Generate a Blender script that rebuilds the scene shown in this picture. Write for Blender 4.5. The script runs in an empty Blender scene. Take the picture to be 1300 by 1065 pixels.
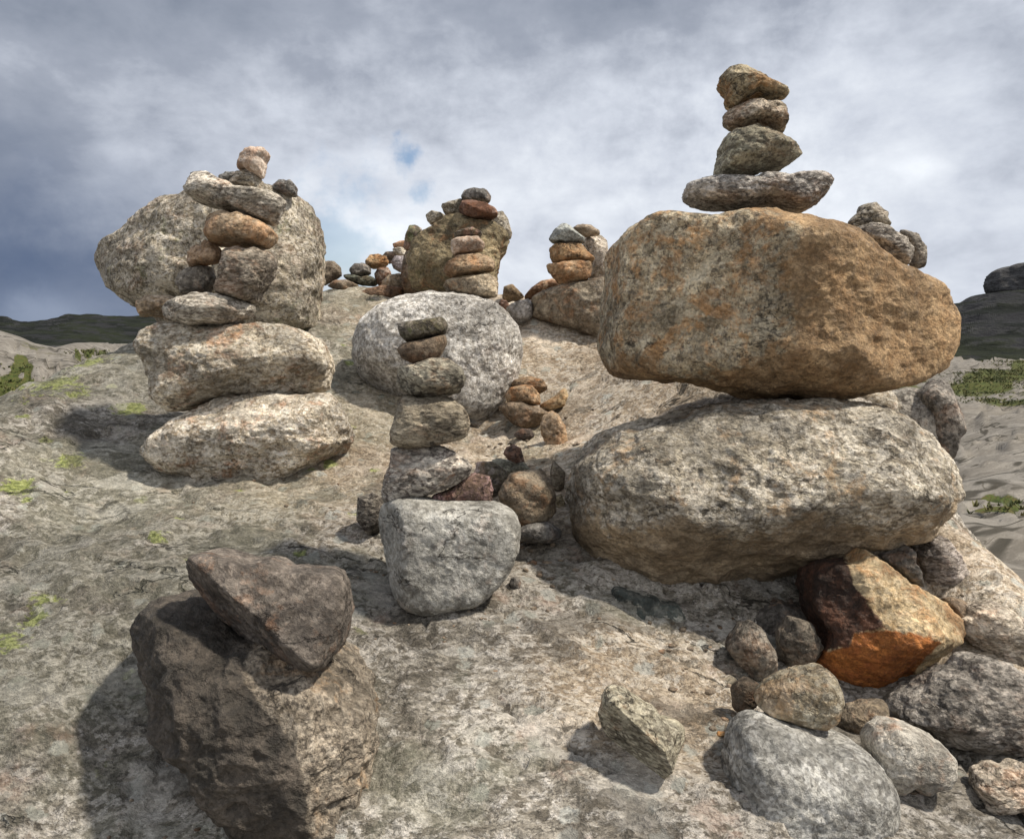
import bpy, bmesh, math, random
import numpy as np
from mathutils import Vector

# ------------------------------------------------------------------ basics
C = bpy.context.scene.collection
F = 1000.0                     # focal length in photo pixels (1300 x 1065)
PITCH = math.radians(5.8)
CAMZ = 2.6
cp, sp = math.cos(PITCH), math.sin(PITCH)
RGT = np.array([1.0, 0, 0]); UP = np.array([0, sp, cp]); FWD = np.array([0, cp, -sp])
CAM = np.array([0, 0, CAMZ])

def at(px, py, d):
    return CAM + RGT*((px-650)/F*d) + UP*((532.5-py)/F*d) + FWD*d
def project(P):
    q = P-CAM; d = q@FWD
    return 650+F*(q@RGT)/d, 532.5-F*(q@UP)/d

# ------------------------------------------------------------------ numpy noise
def _hash(ix, iy, iz, s):
    h = (ix.astype(np.int64)*374761393 + iy.astype(np.int64)*668265263 + iz.astype(np.int64)*2147483647 + s*144665) & 0xffffffff
    h = ((h ^ (h >> 13))*1274126177) & 0xffffffff
    h = ((h ^ (h >> 16))*2246822519) & 0xffffffff
    h = h ^ (h >> 15)
    return (h & 0xffffff)/float(0xffffff)*2-1
def vnoise(P, s=0):
    i = np.floor(P); f = P-i; i = i.astype(np.int64)
    u = f*f*f*(f*(f*6-15)+10)
    r = 0
    for dx in (0, 1):
        wx = u[:, 0] if dx else 1-u[:, 0]
        for dy in (0, 1):
            wy = u[:, 1] if dy else 1-u[:, 1]
            for dz in (0, 1):
                wz = u[:, 2] if dz else 1-u[:, 2]
                r = r + wx*wy*wz*_hash(i[:, 0]+dx, i[:, 1]+dy, i[:, 2]+dz, s)
    return r
ROT = np.array([[.36, .48, -.8], [-.8, .6, 0], [.48, .64, .6]])
def fbm(P, octs=4, s=0, gain=.5, lac=2.03, ridged=False):
    a, t, r = 1.0, 0, 0
    for k in range(octs):
        n = vnoise(P, s+k*17)
        if ridged: n = 1-2*np.abs(n)
        r = r+a*n; t += a; a *= gain; P = (P@ROT.T)*lac
    return r/t
def sstep(a, b, x):
    t = np.clip((x-a)/(b-a), 0, 1); return t*t*(3-2*t)

# ------------------------------------------------------------------ mesh helpers
R = math.radians
def mesh_from(name, V, Fc, mat, smooth=True):
    Fc = np.asarray(Fc, dtype=np.int32); n = Fc.shape[1]
    me = bpy.data.meshes.new(name)
    me.vertices.add(len(V)); me.vertices.foreach_set('co', np.asarray(V, dtype=np.float32).ravel())
    me.loops.add(Fc.size); me.loops.foreach_set('vertex_index', Fc.ravel())
    me.polygons.add(len(Fc))
    me.polygons.foreach_set('loop_start', np.arange(0, Fc.size, n, dtype=np.int32))
    me.polygons.foreach_set('use_smooth', np.full(len(Fc), smooth))
    me.update(calc_edges=True); me.validate()
    if mat: me.materials.append(mat)
    return me
def link(name, me, loc=(0, 0, 0)):
    o = bpy.data.objects.new(name, me); C.objects.link(o); o.location = loc; return o
def attr(me, name, vals):
    a = me.attributes.new(name, 'FLOAT', 'POINT'); a.data.foreach_set('value', np.asarray(vals, dtype=np.float32))
def grid_faces(nr, nc, wrap=False):
    r = np.arange(nr-1)[:, None]; c = np.arange(nc if wrap else nc-1)[None]
    a = r*nc+c; b = r*nc+(c+1) % nc
    return np.stack([a, b, b+nc, a+nc], -1).reshape(-1, 4)
_ico = {}
def ico(L):
    if L not in _ico:
        bm = bmesh.new(); bmesh.ops.create_icosphere(bm, subdivisions=L, radius=1)
        bm.verts.ensure_lookup_table()
        V = np.array([v.co[:] for v in bm.verts]); Fa = np.array([[v.index for v in f.verts] for f in bm.faces])
        bm.free(); V /= np.linalg.norm(V, axis=1)[:, None]
        _ico[L] = (V, Fa)
    return _ico[L]

# ------------------------------------------------------------------ shader helpers
class NT:
    def __init__(s, tree): s.t = tree; s.n = tree.nodes; s.l = tree.links
    def put(s, sock, v):
        if isinstance(v, bpy.types.NodeSocket): s.l.new(v, sock)
        elif isinstance(v, (tuple, list)) and len(v) == 3 and sock.type == 'RGBA': sock.default_value = (*v, 1)
        else: sock.default_value = v
    def math(s, op, a, b=0.0, c=None, clamp=False):
        n = s.n.new('ShaderNodeMath'); n.operation = op; n.use_clamp = clamp
        s.put(n.inputs[0], a); s.put(n.inputs[1], b)
        if c is not None: s.put(n.inputs[2], c)
        return n.outputs[0]
    def vmath(s, op, a, b=None, out=0):
        n = s.n.new('ShaderNodeVectorMath'); n.operation = op; s.put(n.inputs[0], a)
        if b is not None:
            if op == 'SCALE': s.put(n.inputs['Scale'], b)
            else: s.put(n.inputs[1], b)
        return n.outputs['Value'] if op in ('DOT_PRODUCT', 'LENGTH', 'DISTANCE') else n.outputs[0]
    def noise(s, v, scale, detail=3, rough=.55, dist=0, col=False):
        n = s.n.new('ShaderNodeTexNoise'); s.put(n.inputs['Vector'], v); s.put(n.inputs['Scale'], scale)
        n.inputs['Detail'].default_value = detail; n.inputs['Roughness'].default_value = rough
        n.inputs['Distortion'].default_value = dist
        return n.outputs['Color' if col else 'Fac']
    def voro(s, v, scale, out='Color', feat='F1', rand=1):
        n = s.n.new('ShaderNodeTexVoronoi'); n.feature = feat; s.put(n.inputs['Vector'], v)
        n.inputs['Scale'].default_value = scale; n.inputs['Randomness'].default_value = rand
        return n.outputs[out]
    def ramp(s, x, a, b, lo=0.0, hi=1.0):
        n = s.n.new('ShaderNodeMapRange'); n.interpolation_type = 'SMOOTHSTEP'; s.put(n.inputs['Value'], x)
        for k, v in (('From Min', a), ('From Max', b), ('To Min', lo), ('To Max', hi)): s.put(n.inputs[k], v)
        return n.outputs['Result']
    def mix(s, f, a, b, mode='MIX'):
        n = s.n.new('ShaderNodeMix'); n.data_type = 'RGBA'; n.blend_type = mode; n.clamp_factor = True
        s.put(n.inputs['Factor'], f); s.put(n.inputs['A'], a) if False else s.put(n.inputs[6], a); s.put(n.inputs[7], b)
        return n.outputs[2]
    def attrib(s, name, out='Fac'):
        n = s.n.new('ShaderNodeAttribute'); n.attribute_name = name; return n.outputs[out]
    def xyz(s, v):
        n = s.n.new('ShaderNodeSeparateXYZ'); s.put(n.inputs[0], v); return n.outputs
    def mapping(s, v, rot=(0, 0, 0), scale=(1, 1, 1)):
        n = s.n.new('ShaderNodeMapping'); s.put(n.inputs['Vector'], v)
        n.inputs['Rotation'].default_value = rot; n.inputs['Scale'].default_value = scale
        return n.outputs[0]

_mats = {}
def new_mat(name):
    m = bpy.data.materials.new(name); m.use_nodes = True
    t = NT(m.node_tree); bs = m.node_tree.nodes['Principled BSDF']
    return m, t, bs
def rock_mat(name, c1, c2, dark=(.05, .042, .035), white=(.66, .62, .55), wamt=.35, stain=(.30, .13, .045), samt=.2,
             sthr=.58, fleck=.5, grain=.5, band=1.0, brot=(0, 0, 0), gs=1.0, lichen=.0, rough=.85, bump=1.0, zone=None,
             tone=.35, veins=0):
    """gneiss / granite: mottled light and dark minerals, grain, rust staining, optional foliation"""
    if name in _mats: return _mats[name]
    m, t, bs = new_mat(name)
    tc = t.n.new('ShaderNodeTexCoord').outputs['Object']
    oi = t.n.new('ShaderNodeObjectInfo')
    off = t.vmath('SCALE', (17.3, 31.7, 23.1), oi.outputs['Random'])
    V = t.vmath('ADD', tc, off)
    W = t.mapping(V, brot, (1, 1, band)) if band != 1 else V
    # domain warp so the foliation wanders
    wv = t.noise(V, 9, 2, col=True)
    W = t.vmath('ADD', W, t.vmath('SCALE', t.vmath('SUBTRACT', wv, (.5, .5, .5)), .02))
    med = t.noise(W, 26*gs, 7, .68)
    med2 = t.noise(W, 60*gs, 5, .7)
    med3 = t.noise(W, 95*gs, 4, .7)
    big = t.noise(V, 5, 3, .55)
    big2 = t.noise(V, 11, 5, .65, .6)
    fine = t.noise(W, 230*gs, 3, .65)
    gr = t.xyz(t.voro(W, 210*gs))[0]
    gr2 = t.xyz(t.voro(W, 105*gs))[1]
    col = t.mix(t.ramp(med, .38, .62), c1, c2)
    col = t.mix(t.math('MULTIPLY', t.ramp(big2, .5, .62), .55), col, tuple(.45*x for x in c1))
    col = t.mix(t.math('MULTIPLY', t.ramp(med2, .50, .60), wamt), col, white)
    col = t.mix(t.math('MULTIPLY', t.ramp(med3, .50, .40), fleck), col, dark)
    col = t.mix(t.math('MULTIPLY', t.ramp(fine, .47, .36), fleck*.9), col, dark)
    col = t.mix(t.math('MULTIPLY', t.ramp(gr2, .80, .86), wamt*.8), col, white)
    lp = t.noise(V, 8.5, 8, .62, .3)
    col = t.mix(t.math('MULTIPLY', t.ramp(lp, .555, .575), .5), col, tuple(.38*x for x in c1))
    lq = t.noise(t.vmath('ADD', V, (3.1, 7.7, 1.3)), 13, 8, .64, .2)
    col = t.mix(t.math('MULTIPLY', t.ramp(lq, .57, .588), .55), col, tuple(.55*x+.45*y for x, y in zip(c1, white)))
    ckl = t.math('ABSOLUTE', t.math('SUBTRACT', t.noise(t.mapping(V, brot, (.8, .8, 1.7)), 6.5, 7, .58, .5), .5))
    ckm = t.math('MULTIPLY', t.ramp(ckl, .0075, .0015), t.ramp(t.noise(V, 4, 2, .5), .48, .58))
    col = t.mix(t.math('MULTIPLY', ckm, .8), col, (.03, .025, .02))
    wc = t.vmath('ADD', W, t.vmath('SCALE', t.vmath('SUBTRACT', t.noise(W, 120, 2, .6, col=True), (.5, .5, .5)), .011))
    v1 = t.math('ADD', t.xyz(t.voro(wc, 120*gs))[0], t.math('MULTIPLY', t.math('SUBTRACT', med2, .5), 1.1))
    vm = t.ramp(t.noise(V, 7, 4, .6), .38, .60, .25, 1.0)
    col = t.mix(t.math('MULTIPLY', t.math('MULTIPLY', t.ramp(v1, .60, .74), vm), min(.7, wamt*.85)), col, white)
    col = t.mix(t.math('MULTIPLY', t.math('MULTIPLY', t.ramp(v1, .25, .15), vm), fleck*.62), col, dark)
    if samt > 0:
        sm = t.math('ADD', big2, t.math('MULTIPLY', t.math('SUBTRACT', med2, .5), .5))
        sm = t.ramp(sm, sthr-.07, sthr+.07)
        scol = t.mix(t.ramp(med, .4, .6), stain, tuple(min(1, 1.6*x) for x in stain))
        col = t.mix(t.math('MULTIPLY', sm, samt), col, scol)
    if veins:
        vn = t.math('ABSOLUTE', t.math('SUBTRACT', t.noise(V, 6, 3, .6, .5), .5))
        col = t.mix(t.math('MULTIPLY', t.ramp(vn, .012, .004), veins), col, white)
    zb = None
    if zone:
        jit = t.math('MULTIPLY', t.math('ADD', t.math('SUBTRACT', big2, .5), t.math('MULTIPLY', t.math('SUBTRACT', med2, .5), .8)), 1.0)
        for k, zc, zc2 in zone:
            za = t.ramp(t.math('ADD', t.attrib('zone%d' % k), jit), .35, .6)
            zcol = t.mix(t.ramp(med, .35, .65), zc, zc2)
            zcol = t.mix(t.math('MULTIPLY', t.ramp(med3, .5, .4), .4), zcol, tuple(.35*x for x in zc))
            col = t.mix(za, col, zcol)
    if lichen > 0:
        lm = t.math('MULTIPLY', t.ramp(t.noise(V, 14, 4, .7), .58, .66), lichen)
        col = t.mix(lm, col, t.mix(t.ramp(med2, .4, .6), (.07, .085, .03), (.22, .25, .10)))
    # grain value variation + slow tone variation
    g = t.math('ADD', t.math('MULTIPLY', t.math('SUBTRACT', gr, .5), grain), 1.0)
    g = t.math('MULTIPLY', g, t.ramp(big, .3, .7, 1-tone, 1+tone))
    g = t.math('MULTIPLY', g, t.ramp(t.noise(W, 15, 3, .6), .38, .62, .80, 1.18))
    col = t.mix(1.0, col, g, 'MULTIPLY')
    col = t.mix(1.0, col, oi.outputs['Color'], 'MULTIPLY')
    t.put(bs.inputs['Base Color'], col)
    t.put(bs.inputs['Roughness'], t.ramp(gr2, .7, .95, rough, rough-.28))
    bs.inputs['Specular IOR Level'].default_value = .35
    h = t.math('ADD', t.math('MULTIPLY', med, 1.0), t.math('MULTIPLY', med2, .55))
    h = t.math('ADD', h, t.math('MULTIPLY', fine, .28))
    h = t.math('ADD', h, t.math('MULTIPLY', gr, .07))
    h = t.math('ADD', h, t.math('MULTIPLY', med3, .35)); h = t.math('SUBTRACT', h, t.math('MULTIPLY', ckm, .5)); h = t.math('SUBTRACT', h, t.math('MULTIPLY', t.ramp(lp, .555, .575), .06))
    b = t.n.new('ShaderNodeBump'); b.inputs['Strength'].default_value = .9; b.inputs['Distance'].default_value = .012*bump
    t.put(b.inputs['Height'], h); t.put(bs.inputs['Normal'], b.outputs[0])
    _mats[name] = m
    return m

MATS = dict(
 pale = dict(c1=(.60,.53,.41), c2=(.34,.27,.185), white=(.74,.70,.62), wamt=.55, samt=.45, sthr=.60, fleck=.55, band=1.5, brot=(0,R(12),0)),
 palestripe = dict(c1=(.42,.38,.31), c2=(.20,.17,.13), wamt=.5, samt=.25, fleck=.6, band=.22, brot=(0,R(6),0)),
 white = dict(c1=(.60,.57,.52), c2=(.38,.355,.32), white=(.78,.77,.75), wamt=.55, samt=.06, sthr=.64, fleck=.45, grain=.5),
 light = dict(c1=(.37,.36,.33), c2=(.24,.23,.205), white=(.52,.51,.48), wamt=.4, samt=.1, sthr=.64, fleck=.30, grain=.35, bump=.7, tone=.25),
 grey = dict(c1=(.34,.32,.285), c2=(.17,.155,.135), wamt=.4, samt=.12, fleck=.6, band=1.7, brot=(0,R(35),0)),
 gneiss = dict(c1=(.43,.39,.32), c2=(.19,.165,.14), wamt=.5, samt=.22, sthr=.60, fleck=.6, band=2.2, brot=(0,R(-8),0)),
 rust = dict(c1=(.46,.39,.275), c2=(.30,.23,.145), white=(.55,.50,.40), wamt=.3, stain=(.28,.145,.055), samt=.6, sthr=.54, fleck=.7, grain=.55, tone=.25, zone=[(1, (.36,.25,.145), (.23,.14,.07))]),
 tan = dict(c1=(.43,.33,.22), c2=(.29,.205,.125), white=(.60,.52,.42), wamt=.3, stain=(.33,.17,.075), samt=.4, sthr=.52, fleck=.4, bump=.8),
 brown = dict(c1=(.27,.215,.155), c2=(.16,.12,.085), white=(.38,.33,.27), wamt=.2, stain=(.20,.09,.035), samt=.4, fleck=.5),
 red = dict(c1=(.17,.095,.06), c2=(.10,.055,.035), wamt=.06, samt=.3, stain=(.2,.08,.03), fleck=.3, bump=.6),
 pink = dict(c1=(.48,.35,.26), c2=(.34,.23,.16), wamt=.3, samt=.35, stain=(.34,.15,.07), fleck=.2, bump=.7),
 dark = dict(c1=(.13,.12,.11), c2=(.065,.06,.055), white=(.3,.28,.25), wamt=.22, samt=.15, fleck=.5, veins=0),
 darkgrey = dict(c1=(.17,.165,.155), c2=(.09,.085,.08), white=(.4,.38,.35), wamt=.3, samt=.12, fleck=.6),
 green = dict(c1=(.34,.27,.16), c2=(.21,.165,.09), white=(.34,.30,.2), wamt=.25, samt=.45, stain=(.20,.09,.035), fleck=.45, lichen=.35),
 mossy = dict(c1=(.14,.13,.075), c2=(.085,.08,.045), wamt=.1, samt=.2, fleck=.4, lichen=.7),
 darkgreen = dict(c1=(.055,.065,.062), c2=(.035,.042,.04), wamt=.05, samt=0, fleck=.3, bump=.6),
 lichenous = dict(c1=(.52,.455,.345), c2=(.28,.235,.165), wamt=.5, samt=.15, fleck=.75, lichen=.35, band=1.2),
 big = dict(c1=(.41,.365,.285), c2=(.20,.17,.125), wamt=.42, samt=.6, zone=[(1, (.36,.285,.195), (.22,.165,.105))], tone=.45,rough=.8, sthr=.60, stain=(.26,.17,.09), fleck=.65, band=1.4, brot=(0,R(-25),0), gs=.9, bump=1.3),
 amber = dict(gs=1.2, tone=.4, c1=(.52,.41,.25), c2=(.36,.25,.13), white=(.62,.52,.36), wamt=.3, stain=(.34,.14,.035), samt=.4, fleck=.25, bump=.8,
              zone=[(1, (.31,.12,.032), (.19,.062,.018)), (2, (.035,.022,.017), (.085,.038,.022))]),
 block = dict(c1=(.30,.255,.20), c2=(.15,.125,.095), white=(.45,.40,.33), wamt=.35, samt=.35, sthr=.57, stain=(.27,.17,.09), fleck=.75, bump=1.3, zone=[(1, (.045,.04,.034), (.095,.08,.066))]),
 speck = dict(c1=(.55,.52,.46), c2=(.42,.38,.32), white=(.7,.67,.6), wamt=.4, samt=.3, sthr=.6, stain=(.4,.2,.1), fleck=.5, gs=1.1),
 dusk = dict(c1=(.26,.235,.21), c2=(.13,.11,.10), wamt=.5, samt=.2, fleck=.6, band=2, brot=(0,R(20),0)),
 slate = dict(c1=(.33,.325,.30), c2=(.21,.205,.19), white=(.42,.42,.41), wamt=.3, samt=.03, sthr=.66, fleck=.4, grain=.8, bump=.6),
 olive = dict(c1=(.40,.36,.27), c2=(.21,.185,.125), white=(.5,.48,.36), wamt=.45, samt=.15, fleck=.6, band=1.8, brot=(0,R(55),0)),
)
def M(k): return rock_mat('rock_'+k, **MATS[k])

# ------------------------------------------------------------------ rock outcrop the cairns stand on
def tps(P, z, reg=1e-4):
    n = len(P); d = np.linalg.norm(P[:, None]-P[None], axis=2)
    K = np.where(d > 0, d*d*np.log(np.maximum(d, 1e-9)), 0)+reg*np.eye(n)
    A = np.zeros((n+3, n+3)); A[:n, :n] = K; A[:n, n] = 1; A[:n, n+1:] = P; A[n:, :n] = A[:n, n:].T
    w = np.linalg.solve(A, np.concatenate([z, np.zeros(3)]))
    def f(Q):
        out = np.zeros(len(Q))
        for i in range(0, len(Q), 20000):
            q = Q[i:i+20000]; dd = np.linalg.norm(q[:, None]-P[None], axis=2)
            out[i:i+20000] = np.where(dd > 0, dd*dd*np.log(np.maximum(dd, 1e-9)), 0)@w[:n]+w[n]+q@w[n+1:]
        return out
    return f
ctl = [(650,1065,1.0),(100,1065,1.07),(1250,1065,1.06),(330,1000,1.13),(60,930,1.17),(0,820,1.3),(230,760,1.42),(320,618,1.92),(560,775,1.42),(750,800,1.38),(830,760,1.5),
       (950,950,1.17),(1090,980,1.12),(1190,960,1.2),(1290,900,1.3),(1100,900,1.36),(1180,780,1.55),
       (605,540,2.35),(500,512,2.35),(640,640,1.8),(720,560,2.1),(700,690,1.64),(440,600,1.98),(430,470,2.5),(420,425,2.75),(750,450,2.62),(680,410,2.75),
       (560,400,3.0),(560,378,3.35),(430,372,3.2),(500,374,3.25),(700,390,3.2),(150,540,2.15),(80,640,1.8),
       (182,437,2.7),(100,472,2.42),(40,498,2.25),(0,516,2.15),(-150,590,1.9),(-300,700,1.6),
       (1000,455,2.6),(1100,520,2.25),(1190,622,1.9),(1215,672,1.75),(1250,715,1.62),(1300,772,1.5),(1400,900,1.35)]
CP = np.array([at(*c) for c in ctl])
extra = np.array([(-3.2,1.0,-.2),(-3.2,2.8,.3),(-3.0,4.2,.3),(-1.6,4.6,1.0),(0,5.4,1.7),(1.2,4.6,1.5),(2.6,3.6,.3),(2.9,1.8,-.2),(2.4,.6,.0),(0,-.6,1.2),(-1.6,-.5,1.0),(1.5,-.5,.9),
                  (-2.1,3.3,1.6),(1.75,2.6,1.2),(1.3,1.95,1.5),(1.4,2.4,1.6),(1.6,1.6,1.35),(-2.1,1.6,1.35)])
AP = np.concatenate([CP, extra])
slab_f = tps(AP[:, :2], AP[:, 2])
def axis(a, b, step, fine0, fine1, grow=1.06, mx=.06):
    xs = list(np.arange(fine0, fine1, step)); s_ = step; x = xs[-1]
    while x < b: s_ = min(s_*grow, mx); x += s_; xs.append(x)
    s_ = step; x = fine0; left = []
    while x > a: s_ = min(s_*grow, mx); x -= s_; left.append(x)
    return np.array(left[::-1]+xs)
gx = axis(-3.4, 3.1, .0085, -1.35, 1.15); gy = axis(-.7, 5.6, .0085, .65, 2.7)
XX, YY = np.meshgrid(gx, gy)
Q = np.stack([XX.ravel(), YY.ravel()], 1)
Z = slab_f(Q)
P3 = np.stack([Q[:, 0], Q[:, 1], Z*.7], 1)
th_ = R(28); rot2 = np.array([[math.cos(th_), -math.sin(th_), 0], [math.sin(th_), math.cos(th_), 0], [0, 0, 1]])
PS = (P3@rot2.T)*np.array([1, 2.6, 1.5])          # foliation direction
Zd = fbm(P3*1.9+4, 3, 3)*.030+fbm(PS*3.2, 4, 11, ridged=True)*.011+fbm(PS*11+3, 4, 23)*.009+fbm(P3*38, 3, 31)*.0035
crk = 1-np.abs(fbm(PS*1.5+7, 4, 41)); crk = sstep(.985, .999, crk); Zd -= crk*.016*sstep(-.1, .3, fbm(P3*1.1, 2, 55))
lv = fbm(PS*1.25+19, 4, 71)*5; fr_ = lv-np.floor(lv); Zd += (sstep(.0, .10, fr_)-fr_)*.013
lv = fbm(PS*4+29, 3, 77)*3; fr_ = lv-np.floor(lv); Zd += (sstep(.0, .12, fr_)-fr_)*.005
pit = np.maximum(0, fbm(P3*14+2, 3, 61)-.25); Zd -= pit*.012
Zs = Z+Zd
def slab_z(x, y):
    i = np.clip(np.searchsorted(gy, y)-1, 0, len(gy)-2); j = np.clip(np.searchsorted(gx, x)-1, 0, len(gx)-2)
    return Zs.reshape(len(gy), len(gx))[i, j]
# ------------------------------------------------------------------ stones
CR = dict(X=(0,0,1), L1=(100,170,.29231), L2=(100,380,.29231), M1=(400,220,.29231), M2=(440,380,.30047), D=(140,660,.32308),
          R1=(740,60,.39432), R2=(690,450,.49755), R3=(1040,230,.30989), S1=(600,470,.21592), S2=(400,220,.2),
          S3=(640,260,.16895), S4=(460,390,.38529), S6=(740,700,.25827), S7=(980,640,.31465))
NTH = 360
TH = (np.arange(NTH)+.5)/NTH*2*math.pi-math.pi
def radial(poly, c, soft):
    """distance from c to the outline for every angle"""
    P = np.asarray(poly)-c; Q = np.roll(P, -1, axis=0); R_ = np.zeros(NTH)
    for k, a in enumerate(TH):
        d = np.array([math.cos(a), math.sin(a)]); e = Q-P
        den = d[0]*e[:, 1]-d[1]*e[:, 0]; den = np.where(abs(den) < 1e-12, 1e-12, den)
        tt = (P[:, 0]*e[:, 1]-P[:, 1]*e[:, 0])/den; uu = (P[:, 0]*d[1]-P[:, 1]*d[0])/den
        ok = (uu >= -1e-6) & (uu <= 1+1e-6) & (tt > 0)
        R_[k] = tt[ok].max() if ok.any() else .3*np.abs(P).max()
    k = np.exp(-.5*(np.arange(-12, 13)/soft)**2); k /= k.sum()
    return np.convolve(np.concatenate([R_[-12:], R_, R_[:12]]), k, 'valid')
def centroid(P):
    P = np.asarray(P); Q = np.roll(P, -1, axis=0); cr = P[:, 0]*Q[:, 1]-Q[:, 0]*P[:, 1]; A = cr.sum()/2
    return ((P+Q)*cr[:, None]).sum(0)/(6*A)

SID = [0]
REST = ['dark mottled rock tucked in left', 'tiny grey pebble', 'tiny orange chip', 'thin pointed stone standing', 'flat grey stone beneath', 'mossy green stone behind',
        'whitish block beside', 'small reddish stone peeping', 'brown stone with a hollow', 'small black and orange', 'dark stone packed', 'little cream pebble']
def stone(name, label, cat, group, crop, pts, depth, mat, tk=None, pe=3.3, soft=2.5, nf=9, fsharp=24, rough=1.0, L=6, facets=(), seed=None, tint=(1, 1, 1), ang=(.74, .93)):
    SID[0] += 1; seed = SID[0]*7+1 if seed is None else seed
    rng = np.random.RandomState(seed)
    ox, oy, sc = CR[crop]
    px = [(ox+a*sc, oy+b*sc) for a, b in pts]
    if any(k_ in label for k_ in REST):      # slide it back along the rock until its lowest point touches
        bx_, by_ = max(px, key=lambda p_: p_[1])
        for dd_ in np.arange(depth-.04, depth+.7, .005):
            q_ = at(bx_, by_, dd_)
            if q_[2]-slab_z(q_[0], q_[1]) < -.004: break
        depth = float(dd_)
    uv = [((x-650)/F*depth, (532.5-y)/F*depth) for x, y in px]
    c = centroid(uv); R0 = radial(uv, c, soft)*(1.0 if L > 7 else 1.02 if L > 5 else 1.08)
    A = np.asarray(uv); W, H = np.ptp(A[:, 0]), np.ptp(A[:, 1]); size = math.sqrt(W*H)
    T = tk*size/2 if tk else max(.40*W, .34*H) if W < 2*H else .34*W
    T = min(T, .62*size)
    fc = []
    for f in facets:
        if f[0] == 'P':      # plane through three outline-space points (x, y, depth in units of the half thickness)
            p3 = []
            for a_, b_, w_ in f[1:4]:
                X_, Y_ = ox+a_*sc, oy+b_*sc
                p3.append(np.array([(X_-650)/F*depth-c[0], (532.5-Y_)/F*depth-c[1], w_*T]))
            n_ = np.cross(p3[1]-p3[0], p3[2]-p3[0]); n_ /= np.linalg.norm(n_); h_ = n_@p3[0]
            if h_ < 0: n_, h_ = -n_, -h_
            fc.append((*n_, -h_, *f[4:5]))
        else: fc.append(f)
    for k in range(nf):
        a = rng.uniform(0, 2*math.pi); w = rng.uniform(.15, .95); s_ = math.sqrt(1-w*w)
        fc.append((s_*math.cos(a), s_*math.sin(a), w*(1 if rng.rand() < .75 else -1), rng.uniform(*ang)))
    N = np.array([f[:3] for f in fc]) if fc else np.zeros((0, 3))
    if len(fc): N = N/np.linalg.norm(N, axis=1)[:, None]
    o3 = rng.uniform(-50, 50, 3)
    aniso = np.array([1, 1.35, 1])
    def build(Lv, Rt):
        S, Fa = ico(Lv)
        D = S*np.array([W/2, H/2, T]); D = D/np.linalg.norm(D, axis=1)[:, None]
        th = np.arctan2(D[:, 1], D[:, 0])
        rr = np.interp(th, np.concatenate([[TH[-1]-2*math.pi], TH, [TH[0]+2*math.pi]]), np.concatenate([[Rt[-1]], Rt, [Rt[0]]]))
        rho = np.hypot(D[:, 0], D[:, 1])
        base = ((rho/rr)**pe+(np.abs(D[:, 2])/T)**pe)**(1/pe)
        Vb = D/base[:, None]
        inv = [base]
        for n, f in zip(N, fc):
            h = -f[3] if f[3] < 0 else f[3]*(Vb@n).max(); inv.append(np.maximum(D@n, 0)/h)
        inv = np.array(inv); q = fsharp
        tot = (inv**q).sum(0); r = tot**(-1/q)
        V = D*r[:, None]
        P = V*aniso
        amp = size*.055*rough
        d = fbm(P*(2.6/size)+o3, 3, seed)*amp
        d += fbm(P*(9/size)+o3, 3, seed+5, ridged=True)*amp*.30
        fr = min(max(22/size, 40), 130)
        d += fbm(P*fr+o3, 3, seed+9)*min(amp*.26, .0045*rough)
        d += -np.maximum(0, fbm(P*(5.5/size)+o3+9, 2, seed+3)-.33)*amp*.9
        V = V+D*d[:, None]
        return V, Fa, inv, tot
    def world(V): return cen+V[:, :1]*RGT+V[:, 1:2]*UP-V[:, 2:3]*FWD
    cen = CAM+RGT*c[0]+UP*c[1]+FWD*depth
    cpx = (650+F*c[0]/depth, 532.5-F*c[1]/depth)
    want = R0*F/depth
    Rt = R0.copy()
    for it in range(3):
        V, _, _, _ = build(6, Rt)
        x, y = project(world(V)); dx, dy = x-cpx[0], cpx[1]-y
        a = np.arctan2(dy, dx); rp = np.hypot(dx, dy)
        nb = 40; bi = np.clip(((a+math.pi)/(2*math.pi)*nb).astype(int), 0, nb-1)
        q_ = np.interp(a, TH, want, period=2*math.pi); rat = rp/q_
        got = np.zeros(nb); np.maximum.at(got, bi, rat)
        ratio = np.clip(1/np.maximum(got, .3), .8, 1.15)
        ratio = (np.roll(ratio, 1)+2*ratio+np.roll(ratio, -1))/4
        ratio = np.interp(TH, (np.arange(nb)+.5)/nb*2*math.pi-math.pi, ratio, period=2*math.pi)
        Rt = Rt*ratio
    V, Fa, inv, tot = build(L, Rt)
    Wv = V[:, :1]*RGT+V[:, 1:2]*UP-V[:, 2:3]*FWD
    me = mesh_from(name, Wv, Fa[:, ::1], M(mat) if isinstance(mat, str) else mat)
    zs = {}
    for k, f in enumerate(fc):
        if len(f) > 4: zs[f[4]] = zs.get(f[4], 0)+inv[k+1]**30
    if zs:
        t30 = (inv**30).sum(0)
        for z, v in zs.items(): attr(me, 'zone%d' % z, v/t30)
    o = link(name, me, cen); o.color = (*tint, 1)
    o['label'] = label; o['category'] = cat; o['group'] = group
    return o

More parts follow.
